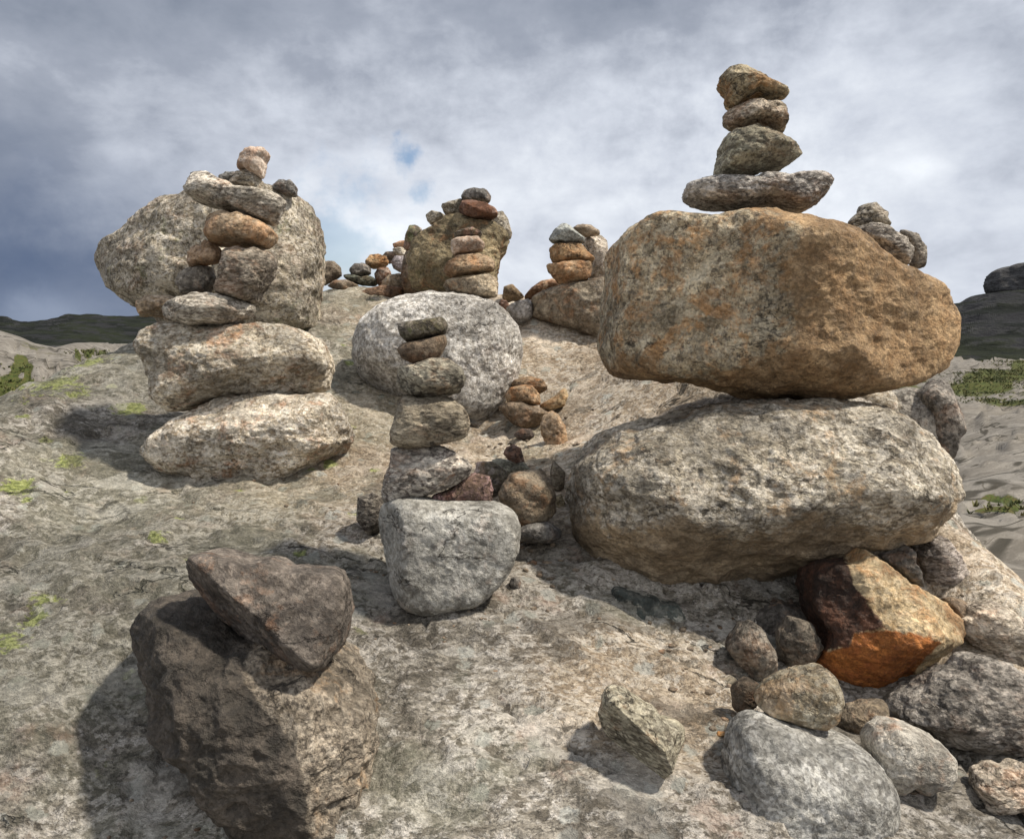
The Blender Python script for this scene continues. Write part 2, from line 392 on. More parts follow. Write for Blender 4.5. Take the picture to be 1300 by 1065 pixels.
def set_zone(o, k, crop, poly, soft=9.0):
    """a colour patch of its own shape (stain, fracture face or painted shade): 1 inside the outline, fading over `soft` photo pixels"""
    ox, oy, sc = CR[crop]; n = len(o.data.vertices); co_ = np.zeros(n*3); o.data.vertices.foreach_get('co', co_)
    x, y = project(co_.reshape(-1, 3)+np.array(o.location)); P = np.array([(ox+a*sc, oy+b*sc) for a, b in poly]); Q = np.roll(P, -1, axis=0)
    ins = np.zeros(n, bool); dm = np.full(n, 1e9)
    for (x1, y1), (x2, y2) in zip(P, Q):
        c_ = ((y1 > y) != (y2 > y)) & (x < (x2-x1)*(y-y1)/((y2-y1) if abs(y2-y1) > 1e-9 else 1e-9)+x1); ins ^= c_
        L2 = (x2-x1)**2+(y2-y1)**2; tt = np.clip(((x-x1)*(x2-x1)+(y-y1)*(y2-y1))/L2, 0, 1)
        dm = np.minimum(dm, np.hypot(x-x1-tt*(x2-x1), y-y1-tt*(y2-y1)))
    attr(o.data, 'zone%d' % k, np.clip(.5+np.where(ins, dm, -dm)/(2*soft), 0, 1))
GL = 'stones of the left cairn'; GM = 'stones of the middle cairn'; GF = 'stones of the slender front cairn'
GR = 'stones of the tall right cairn'; GB = 'stones heaped on the far ridge'; GC = 'stones of the small ridge cairn'
GP = 'loose stones between the cairns'; GK = 'stones under and around the right cairn'; GD = 'dark rocks in the left foreground'
S = stone
# ---- left cairn
S('boulder','huge pale lichen-speckled boulder with a pointed left end, upright behind the left cairn','boulder',GL,'L1',
  [(62,560),(75,500),(150,440),(230,370),(310,300),(400,255),(470,240),(600,215),(800,215),(940,262),(1000,320),(1050,400),(1070,490),(1070,560),(1056,700),(1040,862),(950,885),(850,890),(700,910),(520,900),(380,830),(250,748),(150,680),(80,620)],
  2.75,'lichenous',tk=.8,pe=3.2,L=7,nf=4,facets=[(-.5,.15,.85,.78),(.6,.05,.8,.86),(-.35,-.9,.35,.86)])
S('boulder','white and rust-flecked wedge boulder at the foot of the left cairn','boulder',GL,'L2',
  [(262,655),(300,600),(390,530),(500,480),(600,430),(740,403),(900,410),(1020,415),(1090,408),(1140,450),(1170,530),(1195,590),(1150,690),(1060,770),(960,790),(800,808),(640,800),(480,775),(370,755),(290,705)],
  2.0,'pale',tk=.75,pe=3.4,L=7,nf=3,facets=[(-.1,.75,.65,.80),(.0,-.35,.93,.86),(.8,.1,.6,.88)],tint=(1.12,1.12,1.14))
S('boulder','broad cream and grey banded boulder lying on the wedge boulder of the left cairn','boulder',GL,'L2',
  [(235,180),(265,140),(350,97),(430,105),(560,115),(700,103),(840,103),(960,130),(1060,180),(1100,260),(1108,330),(1085,400),(990,425),(860,420),(740,430),(600,455),(500,480),(430,498),(345,460),(300,380),(290,290),(250,230)],
  2.04,'pale',tk=.8,pe=3.4,L=7,nf=4,facets=[(.0,.55,.8,.88),(.15,-.7,.7,.85)])
S('stone','flat grey gneiss stone on top of the broad banded boulder, left cairn','stone',GL,'L1',
  [(355,745),(420,710),(500,688),(580,690),(650,708),(740,733),(768,755),(760,795),(690,828),(600,839),(500,842),(430,820),(372,795)],
  1.97,'gneiss',facets=[(.1,.7,.7,.8),(-.6,-.5,.6,.85)])
S('stone','small orange-brown stone poking out left of the flat gneiss stone, left cairn','stone',GL,'L1',
  [(246,730),(295,700),(400,703),(440,720),(430,775),(360,797),(258,792)],2.04,'tan')
S('stone','dark rounded stone wedged left of the angular block, left cairn','stone',GL,'L1',
  [(425,610),(480,580),(530,572),(575,577),(602,625),(597,662),(570,695),(520,700),(450,698),(420,660)],2.02,'dark',tint=(1.5,1.45,1.35))
S('stone','reddish three-cornered stone beside the angular block, left cairn','stone',GL,'L1',
  [(465,530),(490,490),(560,463),(600,480),(637,530),(630,557),(560,575),(480,582)],2.0,'tan',tint=(.95,.85,.8),facets=[(-.4,-.1,.9,.8)])
S('stone','angular grey-brown block standing in the middle of the left cairn','stone',GL,'L1',
  [(628,497),(700,488),(800,503),(845,513),(862,560),(857,612),(820,682),(770,742),(700,722),(620,705),(590,690),(598,620),(612,560)],
  1.98,'gneiss',tk=1.0,pe=3.4,nf=2,facets=[(-.2,-.1,.95,.85),(.9,.1,.4,.85)],tint=(.8,.76,.72))
S('stone','smooth honey-tan oval stone under the long slab of the left cairn','stone',GL,'L1',
  [(545,400),(560,350),(620,333),(720,348),(800,385),(863,430),(862,470),(830,503),(740,497),(640,492),(580,480),(545,440)],
  1.98,'tan',tk=1.1,rough=.7,nf=1,tint=(1.1,1.05,1))
S('stone_slab','long tilted pale grey slab near the top of the left cairn','stone',GL,'L1',
  [(458,255),(463,210),(490,163),(560,163),(600,188),(660,213),(750,240),(820,250),(880,256),(902,300),(882,372),(850,401),(780,382),(700,350),(600,325),(520,300),(463,280)],
  1.99,'gneiss',tk=.9,soft=2,facets=[(.15,.8,.6,.8),(.1,-.5,.85,.8)],tint=(1.15,1.15,1.15))
S('stone','small cream stone carrying the pinkish block on the left cairn','stone',GL,'L1',
  [(655,212),(685,165),(740,155),(780,172),(802,220),(792,250),(720,243),(665,230)],1.99,'pale',L=5)
S('stone','pinkish-white squared block at the very top of the left cairn','stone',GL,'L1',
  [(688,152),(700,90),(740,57),(800,65),(827,90),(815,140),(802,197),(770,180),(720,160)],1.98,'pink',L=5,tk=1,pe=4,soft=2,tint=(1,1.05,1.1))
S('pebble','small dark grey stone on the right end of the long slab, left cairn','stone',GL,'L1',
  [(838,232),(870,200),(920,203),(947,235),(947,275),(900,270),(850,252)],2.6,'darkgrey',L=5)
S('pebble','little bluish pebble half hidden behind the small cream stone, left cairn','stone',GL,'L1',
  [(600,192),(640,165),(690,168),(700,195),(680,225),(630,220)],2.05,'darkgrey',L=5,tint=(1.3,1.35,1.4))
# ---- middle cairn
S('boulder','big white rounded boulder at the foot of the middle cairn','boulder',GM,'X',
  [(448,452),(449,430),(455,410),(475,390),(505,377),(545,370),(590,374),(625,382),(645,398),(658,418),(663,440),(660,470),(648,500),(632,522),(618,535),(604,538),(580,531),(540,518),(500,508),(473,494),(455,473)],
  2.45,'white',tk=.85,pe=2.4,L=7,nf=0,rough=.6,facets=[(.35,-.2,.9,.93),(-.4,-.6,.65,.9)])
S('boulder','upright olive-brown boulder balanced on the big white boulder','boulder',GM,'S2',
  [(590,490),(620,420),(680,370),(760,320),(830,270),(880,253),(950,258),(1000,285),(1130,298),(1190,350),(1238,400),(1220,470),(1180,560),(1155,640),(1150,760),(1000,775),(820,768),(700,752),(612,737),(600,650),(585,570)],
  2.66,'green',tk=.7,pe=3.6,soft=2,nf=2,L=7,facets=[(-.25,.35,.9,.85),(-.3,-.35,.85,.88),(.5,0,.85,.9)])
S('stone','pale grey-brown block, lowest of the four small stones on the white boulder','stone',GM,'S2',
  [(817,700),(850,670),(960,655),(1080,638),(1142,648),(1162,700),(1157,785),(1080,800),(960,788),(850,770),(820,740)],2.42,'brown',tk=.9,pe=3,tint=(1.7,1.75,1.7))
S('stone','tan-brown rounded block, second up of the four small stones on the white boulder','stone',GM,'S2',
  [(815,612),(840,560),(900,520),(1000,508),(1100,522),(1142,570),(1140,622),(1050,640),(950,650),(870,665),(825,652)],2.42,'tan',tk=.9,tint=(.85,.8,.75))
S('stone','peach-coloured stone with a clean broken face, third of the four on the white boulder','stone',GM,'S2',
  [(867,430),(900,410),(980,400),(1040,405),(1069,450),(1062,492),(980,514),(880,525),(868,480)],2.42,'pink',L=5,tk=1,pe=3.5)
S('stone','flat olive-grey stone capping the four small stones on the white boulder','stone',GM,'S2',
  [(885,382),(930,355),(1000,344),(1050,368),(1058,402),(960,406),(890,412)],2.42,'mossy',L=5,tint=(1.2,1.1,1.3))
S('stone','dark reddish-brown stone on the crest of the olive-brown boulder','stone',GM,'S2',
  [(917,230),(940,175),(1000,173),(1080,188),(1142,225),(1156,267),(1110,301),(1030,294),(960,280),(925,257)],2.58,'red',L=5,tk=1,facets=[(.2,.5,.8,.8),(-.3,-.6,.7,.8)],tint=(1.1,1,1))
S('stone','speckled grey stone topping the middle cairn','stone',GM,'S2',
  [(927,157),(950,110),(1010,94),(1080,104),(1112,140),(1106,190),(1050,188),(990,184),(940,168)],2.66,'darkgrey',L=5,tint=(1.3,1.3,1.3))
S('stone','grey-white chip left of the dark reddish stone, middle cairn','stone',GM,'S2',
  [(800,200),(850,180),(930,163),(945,180),(925,230),(915,262),(830,267),(815,235)],2.68,'lichenous',L=5)
S('stone','pale tilted chip on the left shoulder of the olive-brown boulder','stone',GM,'S2',
  [(704,265),(740,238),(800,253),(830,270),(790,305),(740,330),(715,302)],2.72,'pale',L=5)
S('stone','pale ragged stone behind the right shoulder of the olive-brown boulder','stone',GM,'S2',
  [(1135,255),(1190,244),(1222,290),(1247,380),(1240,415),(1190,420),(1140,370),(1120,300)],2.82,'lichenous',L=5)
# ---- stones heaped on the far ridge
for lab, pts, d, m, tn in [
 ('rounded brown-grey stone right against the huge left boulder',[(48,610),(65,560),(120,563),(160,600),(167,650),(120,685),(60,712),(40,660)],3.25,'brown',(1.2,1.2,1.2)),
 ('low brownish stone lying on the ridge below the dark round one',[(78,712),(130,680),(200,678),(270,710),(288,752),(230,772),(150,752)],3.2,'brown',(1,1,1)),
 ('dark grey round stone with sky showing beneath it',[(218,612),(250,575),(310,572),(350,600),(352,642),(300,658),(240,655)],3.25,'dark',(1.3,1.3,1.3)),
 ('flat grey-green stone under the dark grey round one',[(180,650),(220,638),(300,660),(350,650),(397,690),(382,718),(300,713),(220,692)],3.25,'darkgrey',(1.1,1.2,1)),
 ('bright ochre stone at the top of the low ridge heap',[(319,560),(350,520),(400,514),(450,530),(466,570),(440,603),(370,607),(330,592)],3.3,'tan',(.95,.8,.6)),
 ('dark brown stone under the bright ochre one',[(378,640),(400,605),(460,598),(485,640),(460,690),(410,715),(388,690)],3.25,'red',(1.2,1.2,1.2)),
 ('long rust-brown slab at the base of the ridge heap',[(272,765),(340,733),(430,713),(500,720),(600,740),(608,785),(500,815),(400,830),(300,805)],3.15,'brown',(1.1,.85,.7)),
 ('pale cream stone on the long rust-brown slab',[(418,712),(460,650),(540,638),(600,665),(608,738),(540,755),(450,745)],3.2,'tan',(1.2,1.25,1.3)),
 ('brownish stone between the ochre and the mauve ones',[(424,532),(450,500),(500,498),(540,520),(525,562),(470,575)],3.4,'brown',(1,.95,.95)),
 ('mauve-grey stone right of the brownish one',[(485,562),(510,525),(560,528),(592,560),(590,612),(540,628),(498,602)],3.32,'slate',(1.2,1.1,1.2)),
 ('whitish stone under the orange-topped one on the ridge heap',[(493,480),(540,463),(582,490),(590,535),(540,530),(500,505)],3.38,'pale',(1,1,1)),
 ('thin orange-brown stone over the whitish one',[(490,450),(540,430),(580,428),(576,468),(510,480)],3.38,'tan',(.85,.7,.65)),
 ('tall grey-green pointed stone leaning on the olive-brown boulder',[(562,470),(575,390),(600,333),(640,333),(684,362),(650,405),(620,450),(592,495)],3.0,'mossy',(1.5,1.4,1.7)),
 ]:
    S('stone', lab, 'stone', GB, 'S2', pts, d, m, L=5, tint=tn)
S('boulder','brown rock closing the gap between the ridge heap and the olive-brown boulder','boulder',GB,'S2',
  [(556,560),(575,500),(610,440),(660,400),(760,390),(900,430),(960,600),(960,800),(700,830),(590,800),(560,740),(552,650)],3.12,'brown',tint=(.8,.75,.7))
# ---- small cairn on the ridge, right of the middle
S('boulder','wedge-shaped brown-grey boulder half hidden behind the tall right cairn, carrying the small ridge cairn','boulder',GC,'S3',
  [(205,705),(250,665),(340,628),(430,598),(580,572),(680,552),(780,545),(900,560),(960,650),(960,900),(900,1060),(800,1085),(690,1075),(600,1022),(520,965),(420,932),(300,882),(205,845)],
  2.75,'brown',tk=.9,pe=3.2,nf=0,soft=2,L=6,facets=[(-.45,-.25,.85,.80),(.45,.6,.65,.78)],tint=(1.25,1.3,1.3))
for lab, pts, d, m, tn in [
 ('ragged orange-brown stone lowest on the left side of the small ridge cairn',[(318,450),(370,448),(450,425),(560,415),(645,430),(655,500),(622,565),(500,600),(430,606),(380,555),(340,502)],2.68,'tan',(.9,.8,.7)),
 ('smooth orange stone under the grey three-cornered one, small ridge cairn',[(348,332),(380,298),(480,288),(570,290),(622,350),(672,402),(667,445),(560,435),(450,445),(370,435),(350,382)],2.68,'tan',(1.1,.95,.75)),
 ('grey three-cornered stone topping the left side of the small ridge cairn',[(338,262),(380,190),(440,143),(480,150),(540,200),(600,250),(610,290),(500,294),(380,294)],2.68,'slate',(.9,.95,.95)),
 ('flat brownish stone topping the right side of the small ridge cairn',[(513,167),(580,148),(650,153),(717,200),(712,230),(610,243),(560,220)],2.74,'brown',(1.4,1.4,1.4)),
 ('tall grey-white block on the right side of the small ridge cairn',[(590,260),(640,230),(720,236),(768,270),(785,400),(770,575),(650,580),(635,500),(650,420),(610,350)],2.80,'lichenous',(1.1,1.1,1.15)),
 ('thin rust-brown slab leaning against the wedge boulder',[(150,700),(200,630),(280,573),(370,558),(425,602),(400,640),(240,690),(190,720)],2.95,'red',(1.4,1.3,1.1)),
 ('dark and tan stone between the middle and the small ridge cairn',[(0,620),(60,598),(110,648),(152,692),(80,730),(30,750),(-10,700)],3.0,'brown',(1.2,1.1,.9)),
 ('whitish block beside the big white boulder',[(10,790),(40,760),(80,735),(180,710),(213,740),(211,832),(170,885),(100,908),(50,850)],2.55,'white',(.8,.78,.78)),
 ('small reddish stone peeping over the big white boulder',[(-40,745),(-20,712),(20,722),(40,760),(20,800),(-25,790)],2.62,'red',(1.8,1.6,1.6)),
 ]:
    S('stone', lab, 'stone', GC, 'S3', pts, d, m, L=5, tint=tn, soft=2)
# ---- slender cairn in front
S('boulder','smooth light grey shield-shaped block at the foot of the slender front cairn','boulder',GF,'S4',
  [(53,690),(68,650),(120,625),(180,618),(260,636),(360,640),(440,640),(500,672),(519,720),(515,800),(482,880),(430,940),(380,985),(280,1005),(200,1017),(150,1002),(108,960),(90,900),(75,800),(58,740)],
  1.45,'light',tk=.6,pe=4.2,soft=4,nf=0,L=7,rough=.45,facets=[('P',(135,650,.85),(155,980,.85),(55,740,-.2)),(.05,.85,.5,.93),(.08,-.05,1,.90)],tint=(1.05,1.06,1.06))
S('stone','grey angular wedge streaked black and white, second from the bottom of the slender front cairn','stone',GF,'S4',
  [(64,635),(68,570),(90,520),(95,465),(150,456),(250,453),(310,478),(360,520),(357,552),(300,592),(200,625),(120,645),(70,652)],
  1.47,'dusk',tk=.7,pe=3.4,soft=2,nf=2,facets=[(0,.5,.85,.85),(-.7,-.2,.7,.85)])
S('stone','purple-brown wedge squeezed in right of the streaked wedge, slender front cairn','stone',GF,'S4',
  [(205,628),(290,596),(365,545),(420,557),(430,600),(427,645),(330,652),(240,645)],1.48,'mossy',tk=.6,soft=2,facets=[(.1,.7,.7,.75)],tint=(1.5,1.05,1.3))
S('stone','dark brown-grey squarish stone, third from the bottom of the slender front cairn','stone',GF,'S4',
  [(88,440),(95,400),(118,325),(135,290),(200,286),(290,296),(340,335),(356,385),(342,430),(280,447),(210,462),(150,468),(103,455)],
  1.46,'gneiss',tk=.9,pe=3.2,soft=3,nf=2,facets=[(.0,.5,.85,.85),(.2,-.45,.85,.87)],tint=(.72,.68,.6))
S('stone','mottled grey cushion-shaped stone under the two topmost of the slender front cairn','stone',GF,'S4',
  [(113,235),(120,195),(170,187),(230,162),(290,172),(332,205),(342,240),(322,282),(260,297),(190,292),(125,275)],
  1.46,'dusk',tk=1.1,tint=(.95,.95,.85))
S('stone','smooth brown bowl-shaped stone, second from the top of the slender front cairn','stone',GF,'S4',
  [(118,140),(135,120),(200,108),(270,93),(275,120),(257,157),(230,183),(180,188),(135,168)],1.46,'brown',tk=1.1,rough=.5,L=5,nf=1,tint=(.8,.75,.7))
S('stone','dark olive stone at the very top of the slender front cairn','stone',GF,'S4',
  [(120,65),(135,50),(200,42),(265,33),(277,60),(272,87),(220,102),(150,116),(128,90)],1.46,'mossy',tk=1.1,rough=.7,L=5,nf=1,tint=(.95,.9,.95))
S('stone','dark mottled rock tucked in left of the slender front cairn','stone',GP,'S4',
  [(-15,625),(50,608),(75,650),(78,700),(60,745),(15,750),(-20,700)],1.56,'dusk',tint=(.6,.58,.55))
# ---- loose stones between the cairns
for nm, lab, crop, pts, d, m, tn in [
 ('stone','mossy green stone behind the purple-brown wedge','S4',[(365,575),(380,512),(430,512),(477,545),(470,600),(430,630),(400,610)],1.62,'mossy',(1.3,1.2,1.4)),
 ('stone','blunt brown-grey stone standing right of the light grey block','S1',[(155,755),(180,680),(230,612),(310,597),(400,588),(452,650),(482,740),(482,830),(422,893),(340,923),(288,912),(258,862),(200,800)],1.66,'brown',(1.2,1.2,1.15)),
 ('pebble','small dark red-brown pebble perched on a flat stone','S1',[(183,490),(200,455),(240,438),(282,460),(303,535),(250,545),(210,525)],1.92,'red',(1.2,1.2,1.3)),
 ('stone','flat grey stone beneath the dark red-brown pebble','S1',[(112,535),(150,518),(210,528),(300,542),(345,592),(300,620),(240,625),(180,590)],1.74,'slate',(.75,.75,.65)),
 ('stone','flat dark grey stone lying in shade below the blunt brown-grey stone','S1',[(262,935),(330,905),(440,893),(502,930),(525,972),(460,1013),(350,1013),(275,1003)],1.62,'darkgrey',(.95,.95,.95)),
 ('stone','thin pointed stone standing beside the lower right boulder','S1',[(457,600),(475,528),(502,560),(542,600),(537,685),(500,715),(462,685)],1.78,'olive',(.7,.65,.65)),
 ('pebble','little cream pebble under the thin pointed stone','S1',[(475,745),(520,728),(545,780),(522,815),(482,808)],1.74,'pale',(1,.95,.8)),
 ('stone','brown stone with a hollow underside in the small heap on the sunny rock','S1',[(155,220),(200,193),(280,188),(330,183),(380,218),(442,240),(432,282),(380,330),(300,345),(238,312),(188,262)],2.2,'tan',(.62,.6,.6)),
 ('stone','orange-brown stone lying on top of the hollow one in the small heap','S1',[(195,150),(225,105),(300,88),(350,95),(390,145),(395,205),(330,195),(270,210),(212,192)],2.28,'rust',(.9,.75,.65)),
 ('stone','pale ochre stone at the right end of the small heap','S1',[(395,205),(480,155),(542,98),(560,150),(535,212),(450,238),(405,225)],2.3,'tan',(1.1,1.05,.9)),
 ('stone','rusty brown stone topmost in the small heap','S1',[(225,105),(245,60),(330,38),(410,55),(440,110),(385,140),(300,130)],2.36,'rust',(.75,.6,.5)),
 ('stone','orange and white egg-shaped stone standing on end on the sunny rock','S1',[(402,320),(420,270),(465,243),(500,262),(542,330),(557,420),(542,467),(490,483),(440,443),(408,380)],2.12,'tan',(1.1,1.02,.95)),
 ('pebble','small black and orange stone in the shade of the small heap','S1',[(242,378),(290,343),(345,348),(362,390),(322,416),(270,404)],2.1,'dark',(1,.85,.8)),
 ('pebble','tiny grey pebble at the right edge of the light grey block','X',[(646,742),(649,734),(656,732),(661,738),(660,748),(651,751)],1.4,'dark',(1.6,1.6,1.6)),
 ]:
    S(nm, lab, 'stone', GP, crop, pts, d, m, L=5, tint=tn, soft=2)
# ---- tall right cairn
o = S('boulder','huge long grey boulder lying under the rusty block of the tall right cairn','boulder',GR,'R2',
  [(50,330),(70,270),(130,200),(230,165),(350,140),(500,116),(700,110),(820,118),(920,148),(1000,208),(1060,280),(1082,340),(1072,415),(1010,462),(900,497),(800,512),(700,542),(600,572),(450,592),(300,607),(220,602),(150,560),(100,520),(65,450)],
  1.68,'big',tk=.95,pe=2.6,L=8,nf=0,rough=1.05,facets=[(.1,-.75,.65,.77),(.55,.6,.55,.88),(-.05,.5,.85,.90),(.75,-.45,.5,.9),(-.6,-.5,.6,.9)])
set_zone(o, 1, 'X', [(700,640),(790,680),(860,655),(950,690),(1040,650),(1120,680),(1230,650),(1230,800),(690,800)], 40)  # browner tone over the lower part, with a ragged upper edge
o = S('boulder','huge rust-stained squared boulder balanced high in the tall right cairn','boulder',GR,'X',
  [(757,440),(761,390),(768,330),(774,304),(788,288),(811,277),(858,269),(937,265),(977,264),(1016,274),(1067,284),(1095,296),(1125,322),(1150,338),(1185,349),(1212,370),(1223,397),(1219,432),(1206,462),(1190,483),(1138,496),(1088,505),(1008,512),(955,511),(914,497),(864,487),(804,486),(780,481),(765,464)],
  1.7,'rust',tk=.85,pe=5.5,soft=1.6,L=8,nf=0,rough=.75,fsharp=22,facets=[('P',(1000,300,1.0),(1000,470,1.0),(757,420,.35)),('P',(1000,300,1.0),(1000,470,1.0),(1222,400,.30)),(-.15,-.8,.55,.84),(.1,.85,.5,.9),(.5,.8,.35,.9)],tint=(1.08,1.08,1.06))
set_zone(o, 1, 'X', [(960,240),(1010,290),(985,340),(1012,400),(985,450),(900,478),(800,455),(740,470),(780,560),(1300,560),(1300,250)], 45)
S('stone_slab','flat grey slab with an upturned right tip, lowest of the four stones on the rusty block','stone',GR,'R1',
  [(308,465),(330,435),(400,420),(500,420),(600,405),(700,410),(765,397),(818,403),(817,432),(772,482),(710,542),(650,532),(580,522),(480,534),(400,526),(350,518),(322,495)],
  1.68,'grey',tk=.9,soft=1,nf=0,L=7,fsharp=30,pe=3.4,tint=(1.25,1.25,1.3))
S('stone','greenish-grey wedge, second up of the four stones on the rusty block','stone',GR,'R1',
  [(420,405),(435,330),(468,275),(550,248),(640,275),(690,310),(710,340),(650,388),(560,412),(480,424),(425,422)],
  1.66,'olive',tk=1,pe=3.2,soft=2,nf=2,facets=[(.35,.75,.5,.78),(.3,-.6,.75,.8)])
S('stone','short brown-grey block, third up of the four stones on the rusty block','stone',GR,'R1',
  [(446,240),(460,205),(540,171),(640,173),(660,200),(657,278),(560,258),(480,273),(455,262)],
  1.66,'gneiss',tk=1.1,pe=3.2,soft=2,tint=(.95,.88,.8))
S('stone','orange-edged tilted stone at the very top of the tall right cairn','stone',GR,'R1',
  [(436,110),(455,75),(510,55),(570,80),(650,128),(662,152),(642,178),(560,178),(470,208),(450,180)],
  1.66,'rust',tk=1.1,pe=3,soft=2,facets=[(.4,.8,.4,.8),(0,-.1,1,.85)],tint=(1.0,.98,.9))
S('stone','pale rounded knob topmost of the three stones on the right shoulder of the rusty block','stone',GR,'R1',
  [(848,575),(900,510),(940,501),(982,535),(984,580),(930,590),(880,595)],1.8,'lichenous',L=5,tint=(1.1,1.1,1.1))
S('stone','grey rounded stone under the pale knob on the right shoulder of the rusty block','stone',GR,'R1',
  [(866,585),(940,563),(1000,588),(1052,620),(1063,685),(1030,712),(970,695),(925,650)],1.76,'grey',L=6,tint=(1,.97,.95))
S('stone','greyish egg-shaped stone rightmost on the shoulder of the rusty block','stone',GR,'R1',
  [(1008,590),(1070,598),(1107,650),(1103,703),(1060,714),(1035,650)],1.82,'grey',L=5,tint=(1.1,1.05,1))
# ---- stones under and around the right cairn
S('stone','white-edged stone peeping out behind the right end of the long grey boulder','stone',GK,'X',
  [(1078,512),(1090,498),(1130,496),(1144,515),(1130,545),(1085,545)],2.0,'pale',L=5)
S('stone','grey angular rock behind the right end of the long grey boulder','stone',GK,'X',
  [(1110,520),(1128,497),(1165,490),(1188,520),(1194,570),(1180,620),(1130,620),(1105,570)],2.05,'darkgrey',soft=2,pe=3.4,tint=(1.5,1.46,1.38),rough=.6)
S('stone','dark angular rock with a pale lower tip jutting out rightmost behind the long grey boulder','stone',GK,'X',
  [(1160,500),(1180,484),(1196,478),(1212,500),(1222,528),(1227,546),(1210,573),(1190,600),(1165,600),(1158,560)],2.02,'darkgrey',soft=1.5,pe=3.4,facets=[(-.3,-.1,.9,.8),(.8,.3,.5,.8)],tint=(1.15,1.1,1.05),rough=.6)
o = S('boulder','broken amber rock with orange and black fracture faces propping up the long grey boulder','boulder',GK,'S7',
  [(100,300),(120,250),(200,222),(290,200),(395,190),(460,240),(520,290),(600,340),(700,400),(800,487),(772,530),(722,590),(660,640),(580,692),(480,762),(400,790),(300,802),(285,760),(200,690),(130,640),(135,500),(105,350)],
  1.43,'amber',tk=.75,pe=5,soft=2,nf=0,L=7,rough=1.0,fsharp=22,facets=[('P',(470,508,1),(285,205,.2),(115,560,.25)),('P',(470,510,1),(110,545,.3),(380,800,-.05)),('P',(470,510,1),(380,800,-.05),(720,600,.1)),('P',(470,508,1),(285,205,.2),(540,350,.55)),('P',(640,545,.75),(540,350,.55),(800,480,-.1)),(.1,.9,.4,.85)])
set_zone(o, 2, 'S7', [(20,260),(200,190),(285,200),(330,320),(400,420),(472,503),(330,518),(318,570),(230,592),(150,560),(20,520)], 8)
set_zone(o, 1, 'S7', [(20,545),(150,560),(230,590),(310,570),(330,518),(472,503),(600,525),(685,560),(590,660),(500,790),(300,860),(120,760)], 8)
S('stone','pale tan stone behind the top edge of the amber rock','stone',GK,'S7',
  [(545,180),(620,138),(690,125),(745,180),(795,270),(810,355),(770,390),(700,380),(640,345),(590,290)],1.60,'gneiss',tk=.7,soft=2,tint=(1.15,1.1,1.15))
S('stone','small dark stone with a white edge wedged above the amber rock','stone',GK,'S7',
  [(430,205),(500,178),(552,168),(582,240),(618,312),(602,333),(540,303),(480,255)],1.5,'dark',L=5,soft=2,tint=(1.4,1.4,1.4))
S('stone','smooth grey-brown stone behind the right tip of the amber rock','stone',GK,'S7',
  [(690,370),(780,395),(822,450),(828,520),(782,577),(735,582),(700,500)],1.5,'brown',L=5,rough=.4,tint=(1.7,1.6,1.5))
S('boulder','large dark streaky gneiss boulder at the right edge below the amber rock','boulder',GK,'S7',
  [(453,820),(500,760),(600,690),(700,625),(800,600),(950,640),(1050,710),(1120,800),(1110,950),(1080,1020),(1000,1015),(900,1018),(780,992),(680,952),(580,890),(480,862)],
  1.27,'grey',tk=.8,pe=2.8,L=7,nf=1,facets=[(.0,.7,.7,.85)],tint=(.9,.88,.88))
S('stone','white speckled rounded stone at the bottom right corner','stone',GK,'S7',
  [(350,940),(380,880),(440,848),(540,880),(640,930),(720,1000),(752,1065),(730,1140),(600,1170),(450,1150),(370,1050)],
  1.13,'speck',tk=.85,L=7,nf=0,rough=.5)
S('boulder','bluish-grey fine-grained flat boulder at the bottom under the small buff stone','boulder',GK,'X',
  [(912,1010),(917,950),(928,912),(950,901),(985,908),(1030,922),(1062,930),(1085,943),(1108,962),(1130,990),(1145,1030),(1130,1085),(1020,1110),(925,1080)],
  1.10,'slate',tk=.75,pe=2.8,L=7,nf=0,rough=.5,facets=[(.1,.75,.65,.88)],tint=(1.15,1.15,1.15))
S('stone','buff rounded stone resting on the bluish-grey boulder','stone',GK,'X',
  [(958,880),(965,867),(980,855),(1001,847),(1024,842),(1045,845),(1059,858),(1070,880),(1072,900),(1061,919),(1046,928),(1020,922),(996,915),(975,906),(961,895)],
  1.14,'tan',tk=.85,L=7,nf=2,rough=.6,tint=(.85,.95,1.0))
S('stone','brown slab lying in the gap below the amber rock','stone',GK,'S7',
  [(260,850),(300,800),(380,785),(460,790),(475,840),(440,885),(390,940),(320,985),(270,930)],1.25,'brown',tk=.8,tint=(1.1,1.1,1.05))
S('stone','shaded grey-brown rock with a white vein in the hollow under the long grey boulder','stone',GK,'S6',
  [(698,470),(708,420),(760,350),(820,333),(882,380),(922,450),(955,520),(965,590),(900,625),(850,655),(800,585),(750,540)],1.36,'darkgrey',tint=(.95,.88,.78),rough=.8,pe=3.8,ang=(.66,.9))  # dark colour also carries the painted shade of the hollow
S('stone','flat dark greenish stone half under the left end of the long grey boulder','stone',GK,'S6',
  [(138,200),(160,168),(260,190),(380,225),(482,260),(502,330),(482,372),(400,397),(300,392),(220,342),(148,290)],1.5,'darkgreen',tk=.8,tint=(1.4,1.4,1.35))
S('stone','small dark stone deep in the hollow beside the greenish one','stone',GK,'S6',
  [(588,250),(680,235),(762,260),(742,312),(650,325),(598,292)],1.6,'dark',L=5)
S('boulder','dark boulder deep in the hollow left of the amber rock','boulder',GK,'S6',
  [(790,330),(860,270),(950,220),(1080,230),(1150,300),(1150,450),(1110,560),(1040,620),(960,600),(890,470)],1.55,'dark',tk=.7)
S('stone','small dark rock at the mouth of the hollow, left of the buff stone','stone',GK,'S6',
  [(725,655),(800,612),(870,650),(880,720),(840,780),(790,810),(735,770)],1.22,'brown',tint=(.5,.48,.46),rough=.8,pe=3.8,ang=(.66,.9))  # brown tinted well down to paint in the hollow's shade
